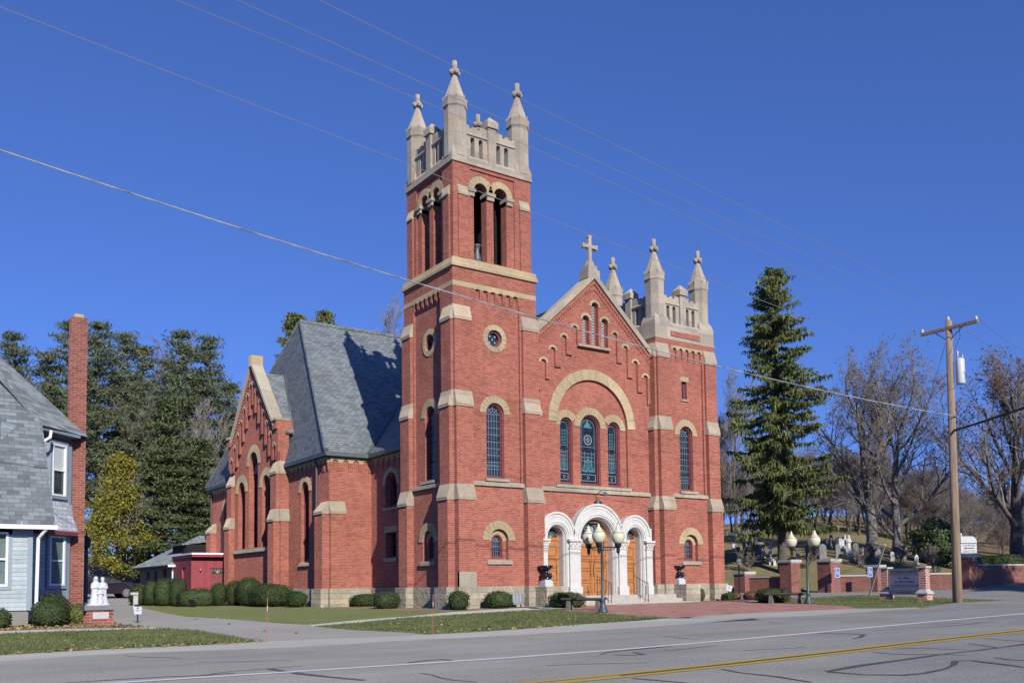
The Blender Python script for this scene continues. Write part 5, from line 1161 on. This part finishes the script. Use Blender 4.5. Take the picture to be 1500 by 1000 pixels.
# ------------------------------------------------------------------ vegetation
def leafmat(name, c1, c2, trans=.3, c3=None):
    s = NT(name); geo = s.n('NewGeometry'); rnd = geo.outputs['Random Per Island']; f = s.ramp(s.noise(.6, s.pos(), 4), .3, .7)
    col = s.mix(rnd, c1, c2); col = s.mix(1.0, col, s.mix(f, (.75,)*3, (1.25,)*3), 'MULTIPLY')
    s.set(s.b, 'Base Color', col); s.b.inputs['Roughness'].default_value = .7; s.b.inputs['Specular IOR Level'].default_value = .25
    t = s.n('BsdfTranslucent', Color=col); mx = s.n('MixShader'); s.set(mx, 0, trans); s.t.links.new(s.b.outputs[0], mx.inputs[1]); s.t.links.new(t.outputs[0], mx.inputs[2]); s.t.links.new(mx.outputs[0], s.out.inputs[0])
    return s.m
M['pine'] = leafmat('pine_needles', (.085, .11, .058), (.20, .23, .12))
M['spruce'] = leafmat('spruce_needles', (.085, .11, .038), (.215, .235, .08))
M['darkfir'] = leafmat('fir_needles', (.065, .095, .04), (.17, .205, .09))
M['yew'] = leafmat('clipped_bush', (.024, .042, .014), (.062, .085, .028), .15)
M['yewlight'] = leafmat('light_bush', (.06, .08, .02), (.13, .15, .045), .2)
M['brownbush'] = leafmat('brown_bush', (.11, .06, .04), (.2, .12, .075), .2)
M['yellow'] = leafmat('yellow_leaves', (.20, .19, .03), (.36, .335, .07), .35)
M['oakleaf'] = leafmat('brown_leaves', (.13, .07, .03), (.26, .15, .07), .3)
M['fallen'] = leafmat('fallen_leaves', (.20, .11, .04), (.50, .38, .16), .1)
M['grassblade'] = leafmat('grass_blades', (.09, .12, .04), (.19, .21, .09), .3)
M['twig'] = plain('twigs', (.25, .225, .205), .95, .3, 3); M['twigbrown'] = plain('brown_twigs', (.20, .165, .14), .95, .3, 3)
def npmesh(name, V, F, mat, parent=None):
    V = np.asarray(V, np.float32); F = np.asarray(F, np.int32); me = bpy.data.meshes.new(name); k = F.shape[1]
    me.vertices.add(len(V)); me.vertices.foreach_set('co', V.ravel()); me.loops.add(F.size); me.loops.foreach_set('vertex_index', F.ravel())
    me.polygons.add(len(F)); me.polygons.foreach_set('loop_start', np.arange(0, F.size, k, dtype=np.int32)); me.update(calc_edges=True); me.validate()
    me.materials.append(M[mat]); o = bpy.data.objects.new(name, me); COL.objects.link(o)
    if parent is not None: adopt(o, parent)
    return o
def quads(C, N, size, rng, asp=1.0):
    n = len(C); N = N/np.linalg.norm(N, axis=1, keepdims=True); A = rng.normal(size=(n, 3)); U = np.cross(N, A); U /= np.linalg.norm(U, axis=1, keepdims=True)+1e-9; W = np.cross(N, U); s = (size*rng.uniform(.6, 1.3, n))[:, None]
    V = np.stack([C-U*s*.5, C+W*s*.32*asp, C+U*s*.5, C-W*s*.32*asp], 1).reshape(-1, 3); return V, np.arange(4*n).reshape(-1, 4)
def tris(B, D, L, wd, rng):
    n = len(B); D = D/np.linalg.norm(D, axis=1, keepdims=True); A = rng.normal(size=(n, 3)); U = np.cross(D, A); U /= np.linalg.norm(U, axis=1, keepdims=True)+1e-9
    V = np.stack([B-U*wd*.5, B+U*wd*.5, B+D*L[:, None]], 1).reshape(-1, 3); return V, np.arange(3*n).reshape(-1, 3)
def segs(S):
    """tapering tubes from (p0, p1, r0, r1); 4 sided"""
    P0 = np.array([s[0] for s in S]); P1 = np.array([s[1] for s in S]); R0 = np.array([s[2] for s in S]); R1 = np.array([s[3] for s in S]); D = P1-P0; D /= np.linalg.norm(D, axis=1, keepdims=True)+1e-9
    A = np.where(np.abs(D[:, 2:3]) < .9, [[0, 0, 1.]], [[1., 0, 0]]); U = np.cross(D, A); U /= np.linalg.norm(U, axis=1, keepdims=True); W = np.cross(D, U); V = []
    k = 5
    for P, Rr in ((P0, R0), (P1, R1)):
        for j in range(k): t = 2*math.pi*j/k; V.append(P+(U*math.cos(t)+W*math.sin(t))*Rr[:, None])
    n = len(S); V = np.stack(V, 1).reshape(-1, 3); F = np.array([[j, (j+1) % k, k+(j+1) % k, k+j] for j in range(k)]); return V, (np.arange(n)[:, None, None]*2*k+F[None]).reshape(-1, 4)
def tree(name, label, group=None): return thing(name, label, 'tree', (0, 0, 0), group)
GT = 'trees'
def put(root, x, y, s=1, rz=0, sx=None, dz=0):
    root.location = (x, y, g(x, y)-.08+dz); root.rotation_euler.z = R(rz); k = sx or s; root.scale = (k, k, s); return root
USED = {}
def place(proto, name, label, x, y, s, rz, sx=None, group=None):
    r = proto if not USED.get(id(proto)) else clone(proto); USED[id(proto)] = True
    r['label'] = label
    if group: r['group'] = group
    return put(r, x, y, s, rz, sx)

def bare_tree(name, seed, H, r0, mat_trunk='bark', twig='twig', lean=0.0, spread=1.0, fork=.28, levels=5, leaves=None, nl=0):
    rg = random.Random(seed); root = tree(name, 'bare tree'); big, small, tips = [], [], []
    stack = [(Vector((0, 0, 0)), Vector((lean, 0, 1)).normalized(), H*.62, r0, 0)]
    while stack:
        p, d, L, r, lv = stack.pop(); ns = (9, 6, 5, 4, 3, 2)[min(lv, 5)]; pts = [p]; dd = d.copy(); wob = .05+.035*lv
        for i in range(ns):
            up_ = (.0, .12, .12, .08, .05, .03)[min(lv, 5)]
            dd = (dd+Vector((rg.gauss(0, wob), rg.gauss(0, wob), rg.gauss(0, wob*.6)+up_))).normalized(); q = pts[-1]+dd*(L/ns); a = i/ns; b = (i+1)/ns
            e0, e1 = r*(1-.62*a), r*(1-.62*b)
            if lv == 0 and i == 0: e0 *= 1.5
            (big if lv < 2 else small).append((tuple(pts[-1]), tuple(q), max(e0, .006), max(e1, .005))); pts.append(q)
        if lv >= levels: tips.append(pts[-1]); continue
        nb = (rg.randint(10, 12), rg.randint(8, 10), rg.randint(6, 7), rg.randint(4, 5), rg.randint(3, 4))[lv]
        for k in range(nb):
            t = fork+(1-fork)*(k+rg.random()*.8)/nb if lv == 0 else .25+.75*(k+rg.random())/nb
            t = min(t, .999); i = min(int(t*ns), ns-1); q = pts[i].lerp(pts[i+1], t*ns-i); base = (pts[i+1]-pts[i]).normalized()
            az = rg.uniform(0, 2*math.pi) if lv > 0 else k*2.4+rg.uniform(-.4, .4); sp = spread*rg.uniform(.55, 1.0)*(1.05-.35*t if lv == 0 else .85)
            side = base.orthogonal().normalized(); side.rotate(Matrix.Rotation(az, 3, base)); nd = (base*math.cos(sp)+side*math.sin(sp)).normalized()
            ln = L*(.72 if lv == 0 else .56)*rg.uniform(.7, 1.15)*(1.0-.3*t); stack.append((q, nd, ln, max(.007, r*(.46 if lv == 0 else .48)*(1-.45*t)), lv+1))
    V, F = segs(big); t = npmesh('trunk', V, F, mat_trunk, root); V, F = segs(small); npmesh('crown', V, F, twig, root)
    if leaves:
        rng = np.random.default_rng(seed); T = np.array([tuple(p) for p in tips]); T = T[rng.choice(len(T), min(nl, len(T)), replace=False)]; T = T+rng.normal(size=T.shape)*.12
        V, F = quads(T, rng.normal(size=T.shape), .17, rng); npmesh('leaves', V, F, leaves, root)
    return root
def pine_tree(name, seed, H, Rr, z0, mat='pine', droop=.0, dens=1.0, shape=.75, ragged=.5):
    rng = np.random.default_rng(seed); root = tree(name, 'pine'); S = [((0, 0, H*i/10), (0.03*math.sin(i), .03*math.cos(i), H*(i+1)/10), .028*H*(1-.092*i)*.5, .028*H*(1-.092*(i+1))*.5) for i in range(10)]; br = []; B, D, L = [], [], []
    h = z0*H
    while h < H*.985:
        t = (h-z0*H)/(H*(1-z0)); env = Rr*(1-t)**shape*(1 if t > .12 else .6+3.3*t)
        for k in range(rng.integers(4, 7)):
            a = rng.uniform(0, 6.283); ln = env*rng.uniform(1-ragged, 1.15)+.25; el = .12+.55*t-droop; dv = np.array([math.cos(a)*math.cos(el), math.sin(a)*math.cos(el), math.sin(el)]); p0 = np.array([0, 0, h])
            br.append((tuple(p0), tuple(p0+dv*ln), .015*H*.12+.02, .012)); nc = max(2, int(ln/.42))
            for c in range(nc):
                f = .3+.7*(c+rng.random())/nc; ctr = p0+dv*ln*f+rng.normal(size=3)*[.22, .22, .07]; m = int(24*dens); Dv = rng.normal(size=(m, 3))*[.8, .8, .55]+[0, 0, .45]+dv*.5; B.append(ctr+rng.normal(size=(m, 3))*[.36, .36, .08]); D.append(Dv); L.append(rng.uniform(.22, .46, m))
        h += rng.uniform(.45, .85)*H/22
    B.append(np.array([[0, 0, H*.97]]*30)+rng.normal(size=(30, 3))*.12); D.append(rng.normal(size=(30, 3))+[0, 0, 1.2]); L.append(rng.uniform(.3, .5, 30))
    V, F = segs(S+br); npmesh('trunk', V, F, 'bark', root); V, F = tris(np.concatenate(B), np.concatenate(D), np.concatenate(L), .125, rng); npmesh('crown', V, F, mat, root); return root
def spruce_tree(seed, H, Rr):
    rng = np.random.default_rng(seed); root = tree('spruce_tree', 'spruce'); S = [((0, 0, H*i/10), (0, 0, H*(i+1)/10), .016*H*(1-.095*i), .016*H*(1-.095*(i+1))) for i in range(10)]; br = []; B, D, L = [], [], []
    h = H*.17
    while h < H*.99:
        t = h/H; env = Rr*(1-t)**.62*(1 if t > .26 else .62)
        for k in range(6):
            a = rng.uniform(0, 6.283); ln = env*rng.uniform(.5, 1.12)*(1+.12*math.sin(a*2+h*.7))+.15; n = max(3, int(ln/.3)); p = np.array([0, 0, h]); prev = p.copy()
            for i in range(n):
                f = (i+1)/n; rr = ln*f; dz = -.34*ln*math.sin(min(f, .8)*1.9)*(1-.6*t)+.10*ln*max(0, f-.65)*3*.5+(t > .85)*rr*.5
                q = np.array([math.cos(a)*rr, math.sin(a)*rr, h+dz]); br.append((tuple(prev), tuple(q), .045*(1-f)+.012, .045*(1-f)+.01)); m = int(15+7*rng.random()); ctr = q+rng.normal(size=(m, 3))*[.16, .16, .06]
                side = np.array([-math.sin(a), math.cos(a), 0]); Dv = rng.normal(size=(m, 3))*[.35, .35, .25]+side*rng.choice([-1, 1], (m, 1))*.55+np.array([math.cos(a), math.sin(a), 0])*.45+[0, 0, -.35]
                hang = rng.random(m) < .42; Dv[hang] = rng.normal(size=(hang.sum(), 3))*[.22, .22, .1]+[0, 0, -1]; B.append(ctr); D.append(Dv); L.append(np.where(hang, rng.uniform(.3, .75, m), rng.uniform(.25, .5, m))*(1-.45*t)); prev = q
        h += rng.uniform(.35, .62) if t < .75 else .28
    V, F = segs(S+br); npmesh('trunk', V, F, 'bark', root); V, F = tris(np.concatenate(B), np.concatenate(D), np.concatenate(L), .14, rng); npmesh('crown', V, F, 'spruce', root); return root
def leafy_tree(name, seed, H, Rr, mat, n=9000):
    root = bare_tree(name, seed, H*.95, .16, spread=.8, levels=3); rng = np.random.default_rng(seed); K = 150; th = rng.uniform(0, 6.283, K); u = rng.uniform(0, 1, K)**.6; zz = rng.uniform(.17, 1, K)
    prof = np.clip((zz-.12)/.22, 0, 1)**.5*np.clip((1.04-zz)/.7, 0, 1)**.75; C = np.stack([np.cos(th)*u*prof*Rr, np.sin(th)*u*prof*Rr, zz*H], 1); idx = rng.integers(0, K, n); P = C[idx]+rng.normal(size=(n, 3))*[.36, .36, .26]
    V, F = quads(P, rng.normal(size=(n, 3))+[0, 0, .6], .17, rng, 1.5); npmesh('leaves', V, F, mat, root); return root
def bush(label, x, y, w_, h, mat='yew', e=2.6, depth=None, seed=0, group=None, name='clipped_bush', leaf=.06, cover=900, rz=0, lump=.03):
    rng = np.random.default_rng(seed+int(abs(x*100))); a, b, c = w_/2, (depth or w_)/2, h*.54; area = 2*math.pi*((a*b)**1.6/3+2*(a*c)**1.6/3)**(1/1.6); n = int(min(5200, area*cover*.9))
    D = rng.normal(size=(n, 3)); D /= np.linalg.norm(D, axis=1, keepdims=True)
    def surf(D, k): rr = (np.abs(D[:, 0])**e+np.abs(D[:, 1])**e+np.abs(D[:, 2])**e)**(-1/e); P = D*rr[:, None]; lm = 1+lump*np.sin(D[:, 0]*7+x)*np.cos(D[:, 1]*6+y)+lump*np.sin(D[:, 2]*9+x*3); return P*lm[:, None]*[a, b, c]*k
    P = surf(D, 1.0)*rng.uniform(.93, 1.02, n)[:, None]; V, F = quads(P+[0, 0, h*.5], D*1.0+rng.normal(size=(n, 3))*.55, leaf, rng, 1.3)
    th = np.linspace(0, 2*math.pi, 17)[:-1]; ph = np.linspace(-1.5, 1.5, 9); Dc = np.array([[math.cos(t)*math.cos(p), math.sin(t)*math.cos(p), math.sin(p)] for p in ph for t in th]); Vc = surf(Dc, .9)+[0, 0, h*.5]
    Fc = np.array([[i*16+j, i*16+(j+1) % 16, (i+1)*16+(j+1) % 16, (i+1)*16+j] for i in range(8) for j in range(16)]); V2 = np.concatenate([V, Vc]); F2 = np.concatenate([F, Fc+len(V)]); o = npmesh(name, V2, F2, mat)
    o.location = (x, y, g(x, y)-.03); o.rotation_euler.z = R(rz); return tag(o, label, 'bush', group)
HG = 'clipped evergreen bushes round the church'
for lb, x, y, w_, h, kw in [
 ('dark clipped bush cut by the left picture edge', -16.85, -3.5, .75, .56, {}), ('dark rounded bush in front of the angled bay window', -15.46, -3.1, .98, .76, {}), ('taller dark bush behind another under the bay window', -15.25, -2.0, .95, .92, {}), ('loose yellow green bush between bay window and statue pedestal', -14.46, -1.6, .72, .6, dict(mat='yewlight', e=2, leaf=.07)),
 ('low round bush at the driveway end of the porch hedge', -7.27, 22.5, .98, 1.2, {}), ('tall egg shaped bush, second in the porch hedge', -6.72, 21.9, .85, 1.4, {}), ('tallest flat topped bush of the porch hedge', -6.2, 21.2, 1.05, 1.52, {}), ('square topped bush right of the tallest hedge bush', -5.6, 20.6, .95, 1.55, dict(e=3.4)),
 ('long low hedge in front of the maroon porch', -4.85, 19.6, 2.0, .95, dict(e=4, depth=.9, rz=-20)), ('round ball bush below the porch door fanlight', -3.65, 19.5, 1.0, 1.28, dict(e=2.1)), ('upright rounded bush at left corner of the gabled bay', -2.95, 18.9, 1.0, 1.38, {}), ('tall wide bush under the triple windows of the gabled bay', -2.62, 17.5, 1.35, 1.5, dict(depth=2.0)),
 ('widest low bush in front of the gabled bay', -2.75, 13.9, 2.0, 1.15, dict(depth=2.9, e=3)), ('small low bush right of the widest bush by the downspout', -2.5, 10.9, .95, .78, dict(depth=1.3)), ('low flat bush in front of the lit transept wall', -.15, 8.15, 1.3, .6, dict(e=3)), ('dark rounded bush behind the bell tower side buttress', -1.45, 3.3, 1.1, .72, dict(e=3)),
 ('round bush at the front corner of the bell tower', -.59, -1.2, .82, .74, dict(e=3)), ('clipped bush under the low window of the bell tower', 1.48, -.95, 1.05, .70, dict(e=3)), ('flat clipped hedge beside the left bench', 3.75, -2.6, 1.35, .62, dict(e=3.6)), ('loose light green shrub at the right cheek wall of the steps', 13.3, -.75, .66, .66, dict(mat='yewlight', e=2)),
 ('tiny dark bush at the right end of the church front', 15.4, -.75, .55, .40, {}), ('flat clipped hedge beside the right bench', 13.7, -4.9, 1.35, .66, dict(e=3.6)), ('left brown withered shrub by the low cemetery wall', 16.46, -.27, .56, .42, dict(mat='brownbush', e=2)), ('right brown withered shrub next to the hedge by the right bench', 16.6, -1.2, .9, .44, dict(mat='brownbush', e=2)),
 ('low dark box hedge behind the shaded wall at far right', 44.6, .7, 3.2, 1.5, dict(e=4, leaf=.12, cover=250)), ('dark clumped hedge right of the shaded pier', 41.9, 1.2, 1.8, 1.6, dict(leaf=.12, cover=250)),
 ('large dark glossy rhododendron left of the utility pole', 47.5, 7.2, 3.6, 3.4, dict(e=2, leaf=.2, cover=110, mat='darkfir', lump=.10, name='rhododendron')), ('grey green shrub in front of the rock bank', -.8, 38.5, 2.2, 1.4, dict(mat='yewlight', e=2, leaf=.12, cover=250, name='shrub'))]:
    bush(lb, x, y, w_, h, group=HG if kw.get('mat', 'yew') == 'yew' and x < 20 else None, **kw)
# big conifers and bare trees
sp_ = spruce_tree(11, 22.6, 5.5); sp_['label'] = 'tall green spruce with drooping boughs standing behind the cemetery gate'; put(sp_, 34.6, 11.4, 1, 20)
s2 = spruce_tree(5, 24.0, 3.9)
place(s2, 'spruce_tree', 'left of two spruce tops showing above the transept ridge', 8.9, 40.0, 1.0, 0); place(s2, 'spruce_tree', 'right of two spruce tops showing above the transept ridge', 10.35, 37.4, .985, 140)
PN = [pine_tree('pine_tree', 1, 22, 4.3, .30), pine_tree('pine_tree', 2, 22, 3.8, .24, ragged=.6), pine_tree('pine_tree', 3, 22, 3.3, .38, shape=.6, ragged=.65)]
PG = 'tall pines behind the driveway'
for i, (lb, x, y, h, k) in enumerate([('pine top beside the upper left house roof', -9.5, 61.9, 22.3, 0), ('pine with a rounded top left of the chimney', -6.4, 64.5, 21.2, 1), ('tall thin pine rising directly behind the brick chimney', -4.7, 62.3, 24.0, 2), ('broad tall pine just right of the brick chimney', -3.7, 54, 23.2, 0), ('dense pine second right of the chimney', -.8, 57.4, 22.8, 1), ('slender pine in the gap above the yellow tree', 1.6, 60.9, 22.4, 2),
   ('tallest pine left of the church gable', 4.0, 56.3, 24.6, 0), ('pine with pointed top nearest the church gable', 5.8, 53.8, 23.9, 1), ('lower pine partly behind the gable edge', 6.2, 49.0, 19.2, 2), ('lower dense pine behind the house chimney base', -5.5, 50.2, 18.6, 1), ('low pine above the house roof slope', -8.9, 56.8, 17.5, 0), ('shorter pine behind the yellow maple', -1.3, 49.4, 17.6, 2)]):
    place(PN[k], 'pine_tree', lb, x, y, h/22, i*67, sx=1.05*h/22, group=PG)
fir = pine_tree('fir_tree', 8, 14, 2.7, .06, 'darkfir', droop=.25, dens=1.3, shape=.9, ragged=.35)
place(fir, 'fir_tree', 'dark narrow fir in front of the pines right of the yellow tree', -1.6, 39.4, 1.07, 0); place(fir, 'fir_tree', 'blue green fir low behind the small brick building', .3, 37.8, .84, 90, sx=1.05)
place(fir, 'fir_tree', 'dark low fir filling the gap beside the church gable', 3.9, 40.5, .8, 200, sx=1.1)
yt = leafy_tree('maple_tree', 21, 10.2, 2.75, 'yellow', 15000); yt['label'] = 'yellow leaved maple behind the parked car'; put(yt, -4.9, 39.6, 1, 0)
b1 = bare_tree('bare_tree', 31, 18.5, .50, 'barkgrey', spread=1.0, fork=.26, leaves='oakleaf', nl=1500); b1['label'] = 'big bare tree with thick grey trunk left of the church sign'; put(b1, 43.4, 9.9, 1, 30); b1['category'] = 'tree'
b2 = bare_tree('bare_tree', 47, 17.0, .38, 'barkgrey', spread=1.1, fork=.12, leaves='oakleaf', nl=2200); b2['label'] = 'bare tree forking low behind the church sign'; put(b2, 45.0, 8.9, 1, 100)
ok = bare_tree('oak_tree', 53, 16.5, .44, 'bark', spread=.95, fork=.22, leaves='oakleaf', nl=5000); ok['label'] = 'oak with clinging brown leaves at the right picture edge'; put(ok, 46.8, .9, 1.02, 10, sx=1.15)
w1 = bare_tree('bare_tree', 61, 12, .13, 'bark', 'twigbrown', spread=.75, fork=.1); w2 = bare_tree('bare_tree', 67, 12, .12, 'bark', 'twig', spread=.6, fork=.12)
WG = 'bare woodland trees on the hill'
USED[id(b1)] = USED[id(b2)] = True
for lb, x, y, s, rz, pr_ in [('grey bare tree just right of the short tower', 53.5, 32.5, 1.4, 0, w2), ('low bare tree hugging the right edge of the short tower', 54.5, 36.2, 1.12, 80, w1), ('bare twiggy crown above the transept ridge', 22.7, 49.1, 2.3, 20, w2), ('pale grey bare tree between the pines and the church gable', 2.4, 44.3, 1.33, 50, w2), ('reddish bare tree top between the tall pines', 3.5, 63, 2.0, 130, w1), ('bare grey tree in the gap right of the pines', 8.6, 52.9, 1.6, 220, w2), ('thin bare tree behind the fir and the pines', .9, 50.9, 1.4, 300, w1)]:
    place(pr_, 'bare_tree', lb, x, y, s, rz)
rg = random.Random(19); n = 0
while n < 100:
    az = rg.uniform(46, 67); d = rg.uniform(96, 135) if n < 52 else rg.uniform(135, 230); x, y = CAM.x+d*math.sin(R(az)), CAM.y+d*math.cos(R(az))
    o = place((w1, w2)[n % 2], 'bare_tree', 'one of the bare brown trees in the wood behind the cemetery', x, y, rg.uniform(.5, .85), rg.uniform(0, 360), sx=rg.uniform(.9, 1.4), group=WG); n += 1
sb = bare_tree('twiggy_shrub', 71, 1.7, .03, 'twigbrown', 'twigbrown', spread=1.0, fork=.04, levels=3)
for i, (lb, x, y, s) in enumerate([('reddish twiggy shrub behind the left wheelchair sign wall', 39.2, 8.0, 1.1), ('twiggy shrub below the thick grey trunk', 41.2, 8.5, 1.0), ('twiggy shrub right behind the church sign', 41.6, 6.6, 1.25), ('twiggy brown shrub in front of the rhododendron', 42.8, 5.2, 1.3), ('twiggy brown shrub left of the utility pole foot', 41.5, 3.9, 1.2), ('dry twiggy shrub left of the cemetery gate', 33.2, 13.2, 1.2), ('dry twiggy shrub among the left gravestones', 36.2, 15.5, .9), ('twiggy shrub between the gate piers and the spruce', 36.5, 10.6, 1.1)]):
    o = place(sb, 'twiggy_shrub', lb, x, y, s, i*77, sx=s*1.3, group='dry twiggy shrubs along the cemetery wall'); o['category'] = 'shrub'
# lawn blades and fallen leaves: uncountable
def scatter(regs, n, rng):
    out = []
    while len(out) < n:
        k = regs[rng.integers(0, len(regs))]; b = BB[k]; P = REG[k][1]; pts = rng.uniform((max(b[0], -20), max(b[2], -20)), (min(b[1], 32), min(b[3], 34)), (4000, 2)); out += [(px_, py_, g(px_, py_)) for px_, py_ in pts if pip(px_, py_, P)]
    return np.array(out[:n])
rng = np.random.default_rng(77); idx = {nm: i for i, (nm, _, _) in enumerate(REG)}
P = np.concatenate([scatter([idx['verge']], 16000, rng), scatter([idx['lawn']], 20000, rng), scatter([idx['island_lawn']], 9000, rng)])
D = rng.normal(size=P.shape)*[.45, .45, 0]+[0, 0, 1]; V, F = tris(P, D, rng.uniform(.03, .075, len(P)), .022, rng); o = npmesh('grass', V, F, 'grassblade'); tag(o, kind='stuff')
beds = [i for i, (nm, _, _) in enumerate(REG) if nm == 'planting_bed']
P = np.concatenate([scatter([idx['verge']], 150, rng), scatter([idx['lawn']], 150, rng), scatter([idx['island_lawn']], 60, rng), scatter(beds, 2600, rng), scatter([idx['driveway']], 50, rng)]); e = P.copy()
bx = np.stack([rng.uniform(-17.8, -13.3, 120), rng.uniform(-14.7, -14.1, 120)], 1); b2_ = np.stack([rng.uniform(-9.4, -5, 100), rng.uniform(-14.3, -13.6, 100)], 1); bb = np.concatenate([bx, b2_]); P = np.concatenate([P, np.array([(a, b, g(a, b)) for a, b in bb])])
V, F = quads(P+[0, 0, .025], rng.normal(size=P.shape)*.35+[0, 0, 1], .08, rng, 1.6); o = npmesh('fallen_leaves', V, F, 'fallen'); tag(o, kind='stuff')

# ------------------------------------------------------------------ gravestones
M['gs_white'] = plain('white_marble', (.50, .50, .49), .8, .12, 4); M['gs_grey'] = plain('grey_granite', (.24, .24, .235), .85, .2, 4); M['gs_dark'] = plain('dark_granite', (.07, .07, .075), .6, .2, 4)
def grave(kind, label, x, y, h, w_, mat='gs_grey', rz=-30):
    m = MB(); t = max(.10, w_*.35); pl = PL((0, 0), (1, 0), (0, 1))
    if kind == 'slab':
        m.box(-w_*.62, w_*.62, -t*.9, t*.9, -.15, h*.14); prism(m, pl, [(-w_/2, h*.14), (w_/2, h*.14)]+arc(0, h*.8, w_/2, 8), -t/2, t/2)
    elif kind == 'block':
        m.box(-w_*.58, w_*.58, -t*.9, t*.9, -.15, h*.2); prism(m, pl, [(-w_/2, h*.2), (w_/2, h*.2), (w_/2, h*.92), (w_*.3, h), (-w_*.3, h), (-w_/2, h*.92)], -t*.6, t*.6)
    elif kind == 'obelisk':
        m.box(-w_*.6, w_*.6, -w_*.6, w_*.6, -.15, h*.14); m.box(-w_*.45, w_*.45, -w_*.45, w_*.45, h*.14, h*.3); m.lathe([(w_*.5, h*.3), (w_*.32, h*.9), (.01, h)], (0, 0, 0), 4, R(45))
    elif kind == 'cross':
        m.box(-w_*.7, w_*.7, -w_*.5, w_*.5, -.15, h*.22); a = w_*.2; m.box(-a, a, -a, a, h*.22, h); m.box(-w_*.75, w_*.75, -a*.98, a*.98, h*.66, h*.66+2*a)
    elif kind == 'urn':
        m.box(-w_*.6, w_*.6, -w_*.6, w_*.6, -.15, h*.12); m.box(-w_*.42, w_*.42, -w_*.42, w_*.42, h*.12, h*.62); m.box(-w_*.55, w_*.55, -w_*.55, w_*.55, h*.62, h*.69); m.lathe([(w_*.2, h*.69), (w_*.42, h*.82), (w_*.3, h*.9), (w_*.36, h*.94), (.02, h)], (0, 0, 0), 10)
    else:
        m.box(-w_*.55, w_*.55, -w_*.5, w_*.5, -.15, h*.18); figure(m, 0, 0, h*.18, h*.82, .02, True)
        if kind == 'angel':
            for s in (-1, 1): m.lathe([(.02, h*.45), (w_*.2, h*.6), (w_*.22, h*.85), (.03, h*1.05)], (s*w_*.32, w_*.25, 0), 6, 0, .9, .4)
    o = m.build('gravestone', M[mat]); o.location = (x, y, g(x, y)); o.rotation_euler.z = R(rz); tag(o, label, 'gravestone', 'gravestones on the cemetery hill')
for a in [('urn', 'tall grey urn monument among the left gravestones', 37.4, 17.25, 1.35, .42), ('slab', 'small grey slab just left of the urn monument', 37.1, 17.75, .55, .3), ('slab', 'small pale slab behind and left of the urn monument', 39.6, 20.4, .45, .34, 'gs_white'), ('block', 'broad grey block stone right of the urn monument', 37.6, 16.1, .98, .8), ('urn', 'grey pillar above the broad grey block stone', 44.8, 22.6, .95, .36), ('cross', 'tall white cross stone left of the globe lamps', 35.9, 13.5, 1.8, .3, 'gs_white'),
 ('slab', 'white slab behind the tall white cross', 36.8, 14.3, .75, .24, 'gs_white'), ('slab', 'tiny white marker below the tall white cross', 35.8, 13.1, .42, .2, 'gs_white'), ('block', 'leftmost low stone of the upper row', 51.6, 32.3, .4, .6), ('block', 'second low stone of the upper row', 51.0, 30.8, .42, .42), ('block', 'third low stone of the upper row, paler', 50.2, 29.5, .38, .42, 'gs_white'), ('obelisk', 'small white obelisk of the upper row', 49.9, 28.6, .8, .26, 'gs_white'),
 ('cross', 'white cross right of the small obelisk', 52.6, 30.1, .8, .3, 'gs_white'), ('cross', 'left of the paired crosses in the upper row', 51.6, 28.4, .95, .28), ('cross', 'right of the paired crosses in the upper row', 51.1, 27.6, .95, .3, 'gs_white'), ('statue', 'white statue stone highest on the hill', 56.0, 30.3, 1.1, .45, 'gs_white'), ('angel', 'bright white angel statue stone behind the parking signs', 41.3, 10.6, 1.5, .5, 'gs_white'), ('slab', 'tall pale slab left of the white angel', 40.4, 10.9, 1.0, .36),
 ('block', 'wide pale block up the slope left of the white angel', 45.3, 14.1, .95, .75, 'gs_white'), ('obelisk', 'grey obelisk left of the wide pale block', 45.1, 14.9, 1.2, .4), ('block', 'low wide stone behind the globe lamps', 45.3, 15.9, .7, .75), ('slab', 'large dark grey slab above the right gate pier', 38.7, 11.0, 1.3, .55), ('slab', 'dark tall slab right of the white angel', 40.2, 9.2, 1.45, .42), ('slab', 'short slab below the dark tall slab', 39.7, 8.6, .8, .3),
 ('urn', 'grey pillar stone near the thick tree trunk', 41.9, 9.0, 1.1, .34), ('slab', 'small white slab beyond the grey pillar stone', 43.0, 10.5, .55, .26, 'gs_white'), ('block', 'black stone partly behind the spruce boughs', 38.8, 11.7, 1.2, .5, 'gs_dark'), ('slab', 'pale narrow slab under the spruce boughs', 38.3, 12.9, .8, .3), ('slab', 'small slab beside the broad grey block stone', 37.1, 15.2, .5, .24, 'gs_white'), ('slab', 'small white slab behind the church sign', 42.9, 8.0, .6, .3, 'gs_white'), ('slab', 'pale slab low near the rhododendron', 43.9, 6.7, .7, .3, 'gs_white'), ('slab', 'small pale slab left of the slab near the rhododendron', 43.4, 7.3, .5, .24)]:
    grave(*a)

place(s2, 'spruce_tree', 'unseen spruce across the road, added to shade the end of the brick wall', 33.5, -29, .95, 60, sx=1.5); place(s2, 'spruce_tree', 'second unseen spruce across the road, added behind the first for more shade', 41, -30, .9, 10, sx=1.5)  # two spruces outside the frame, added to cast shade on the wall end
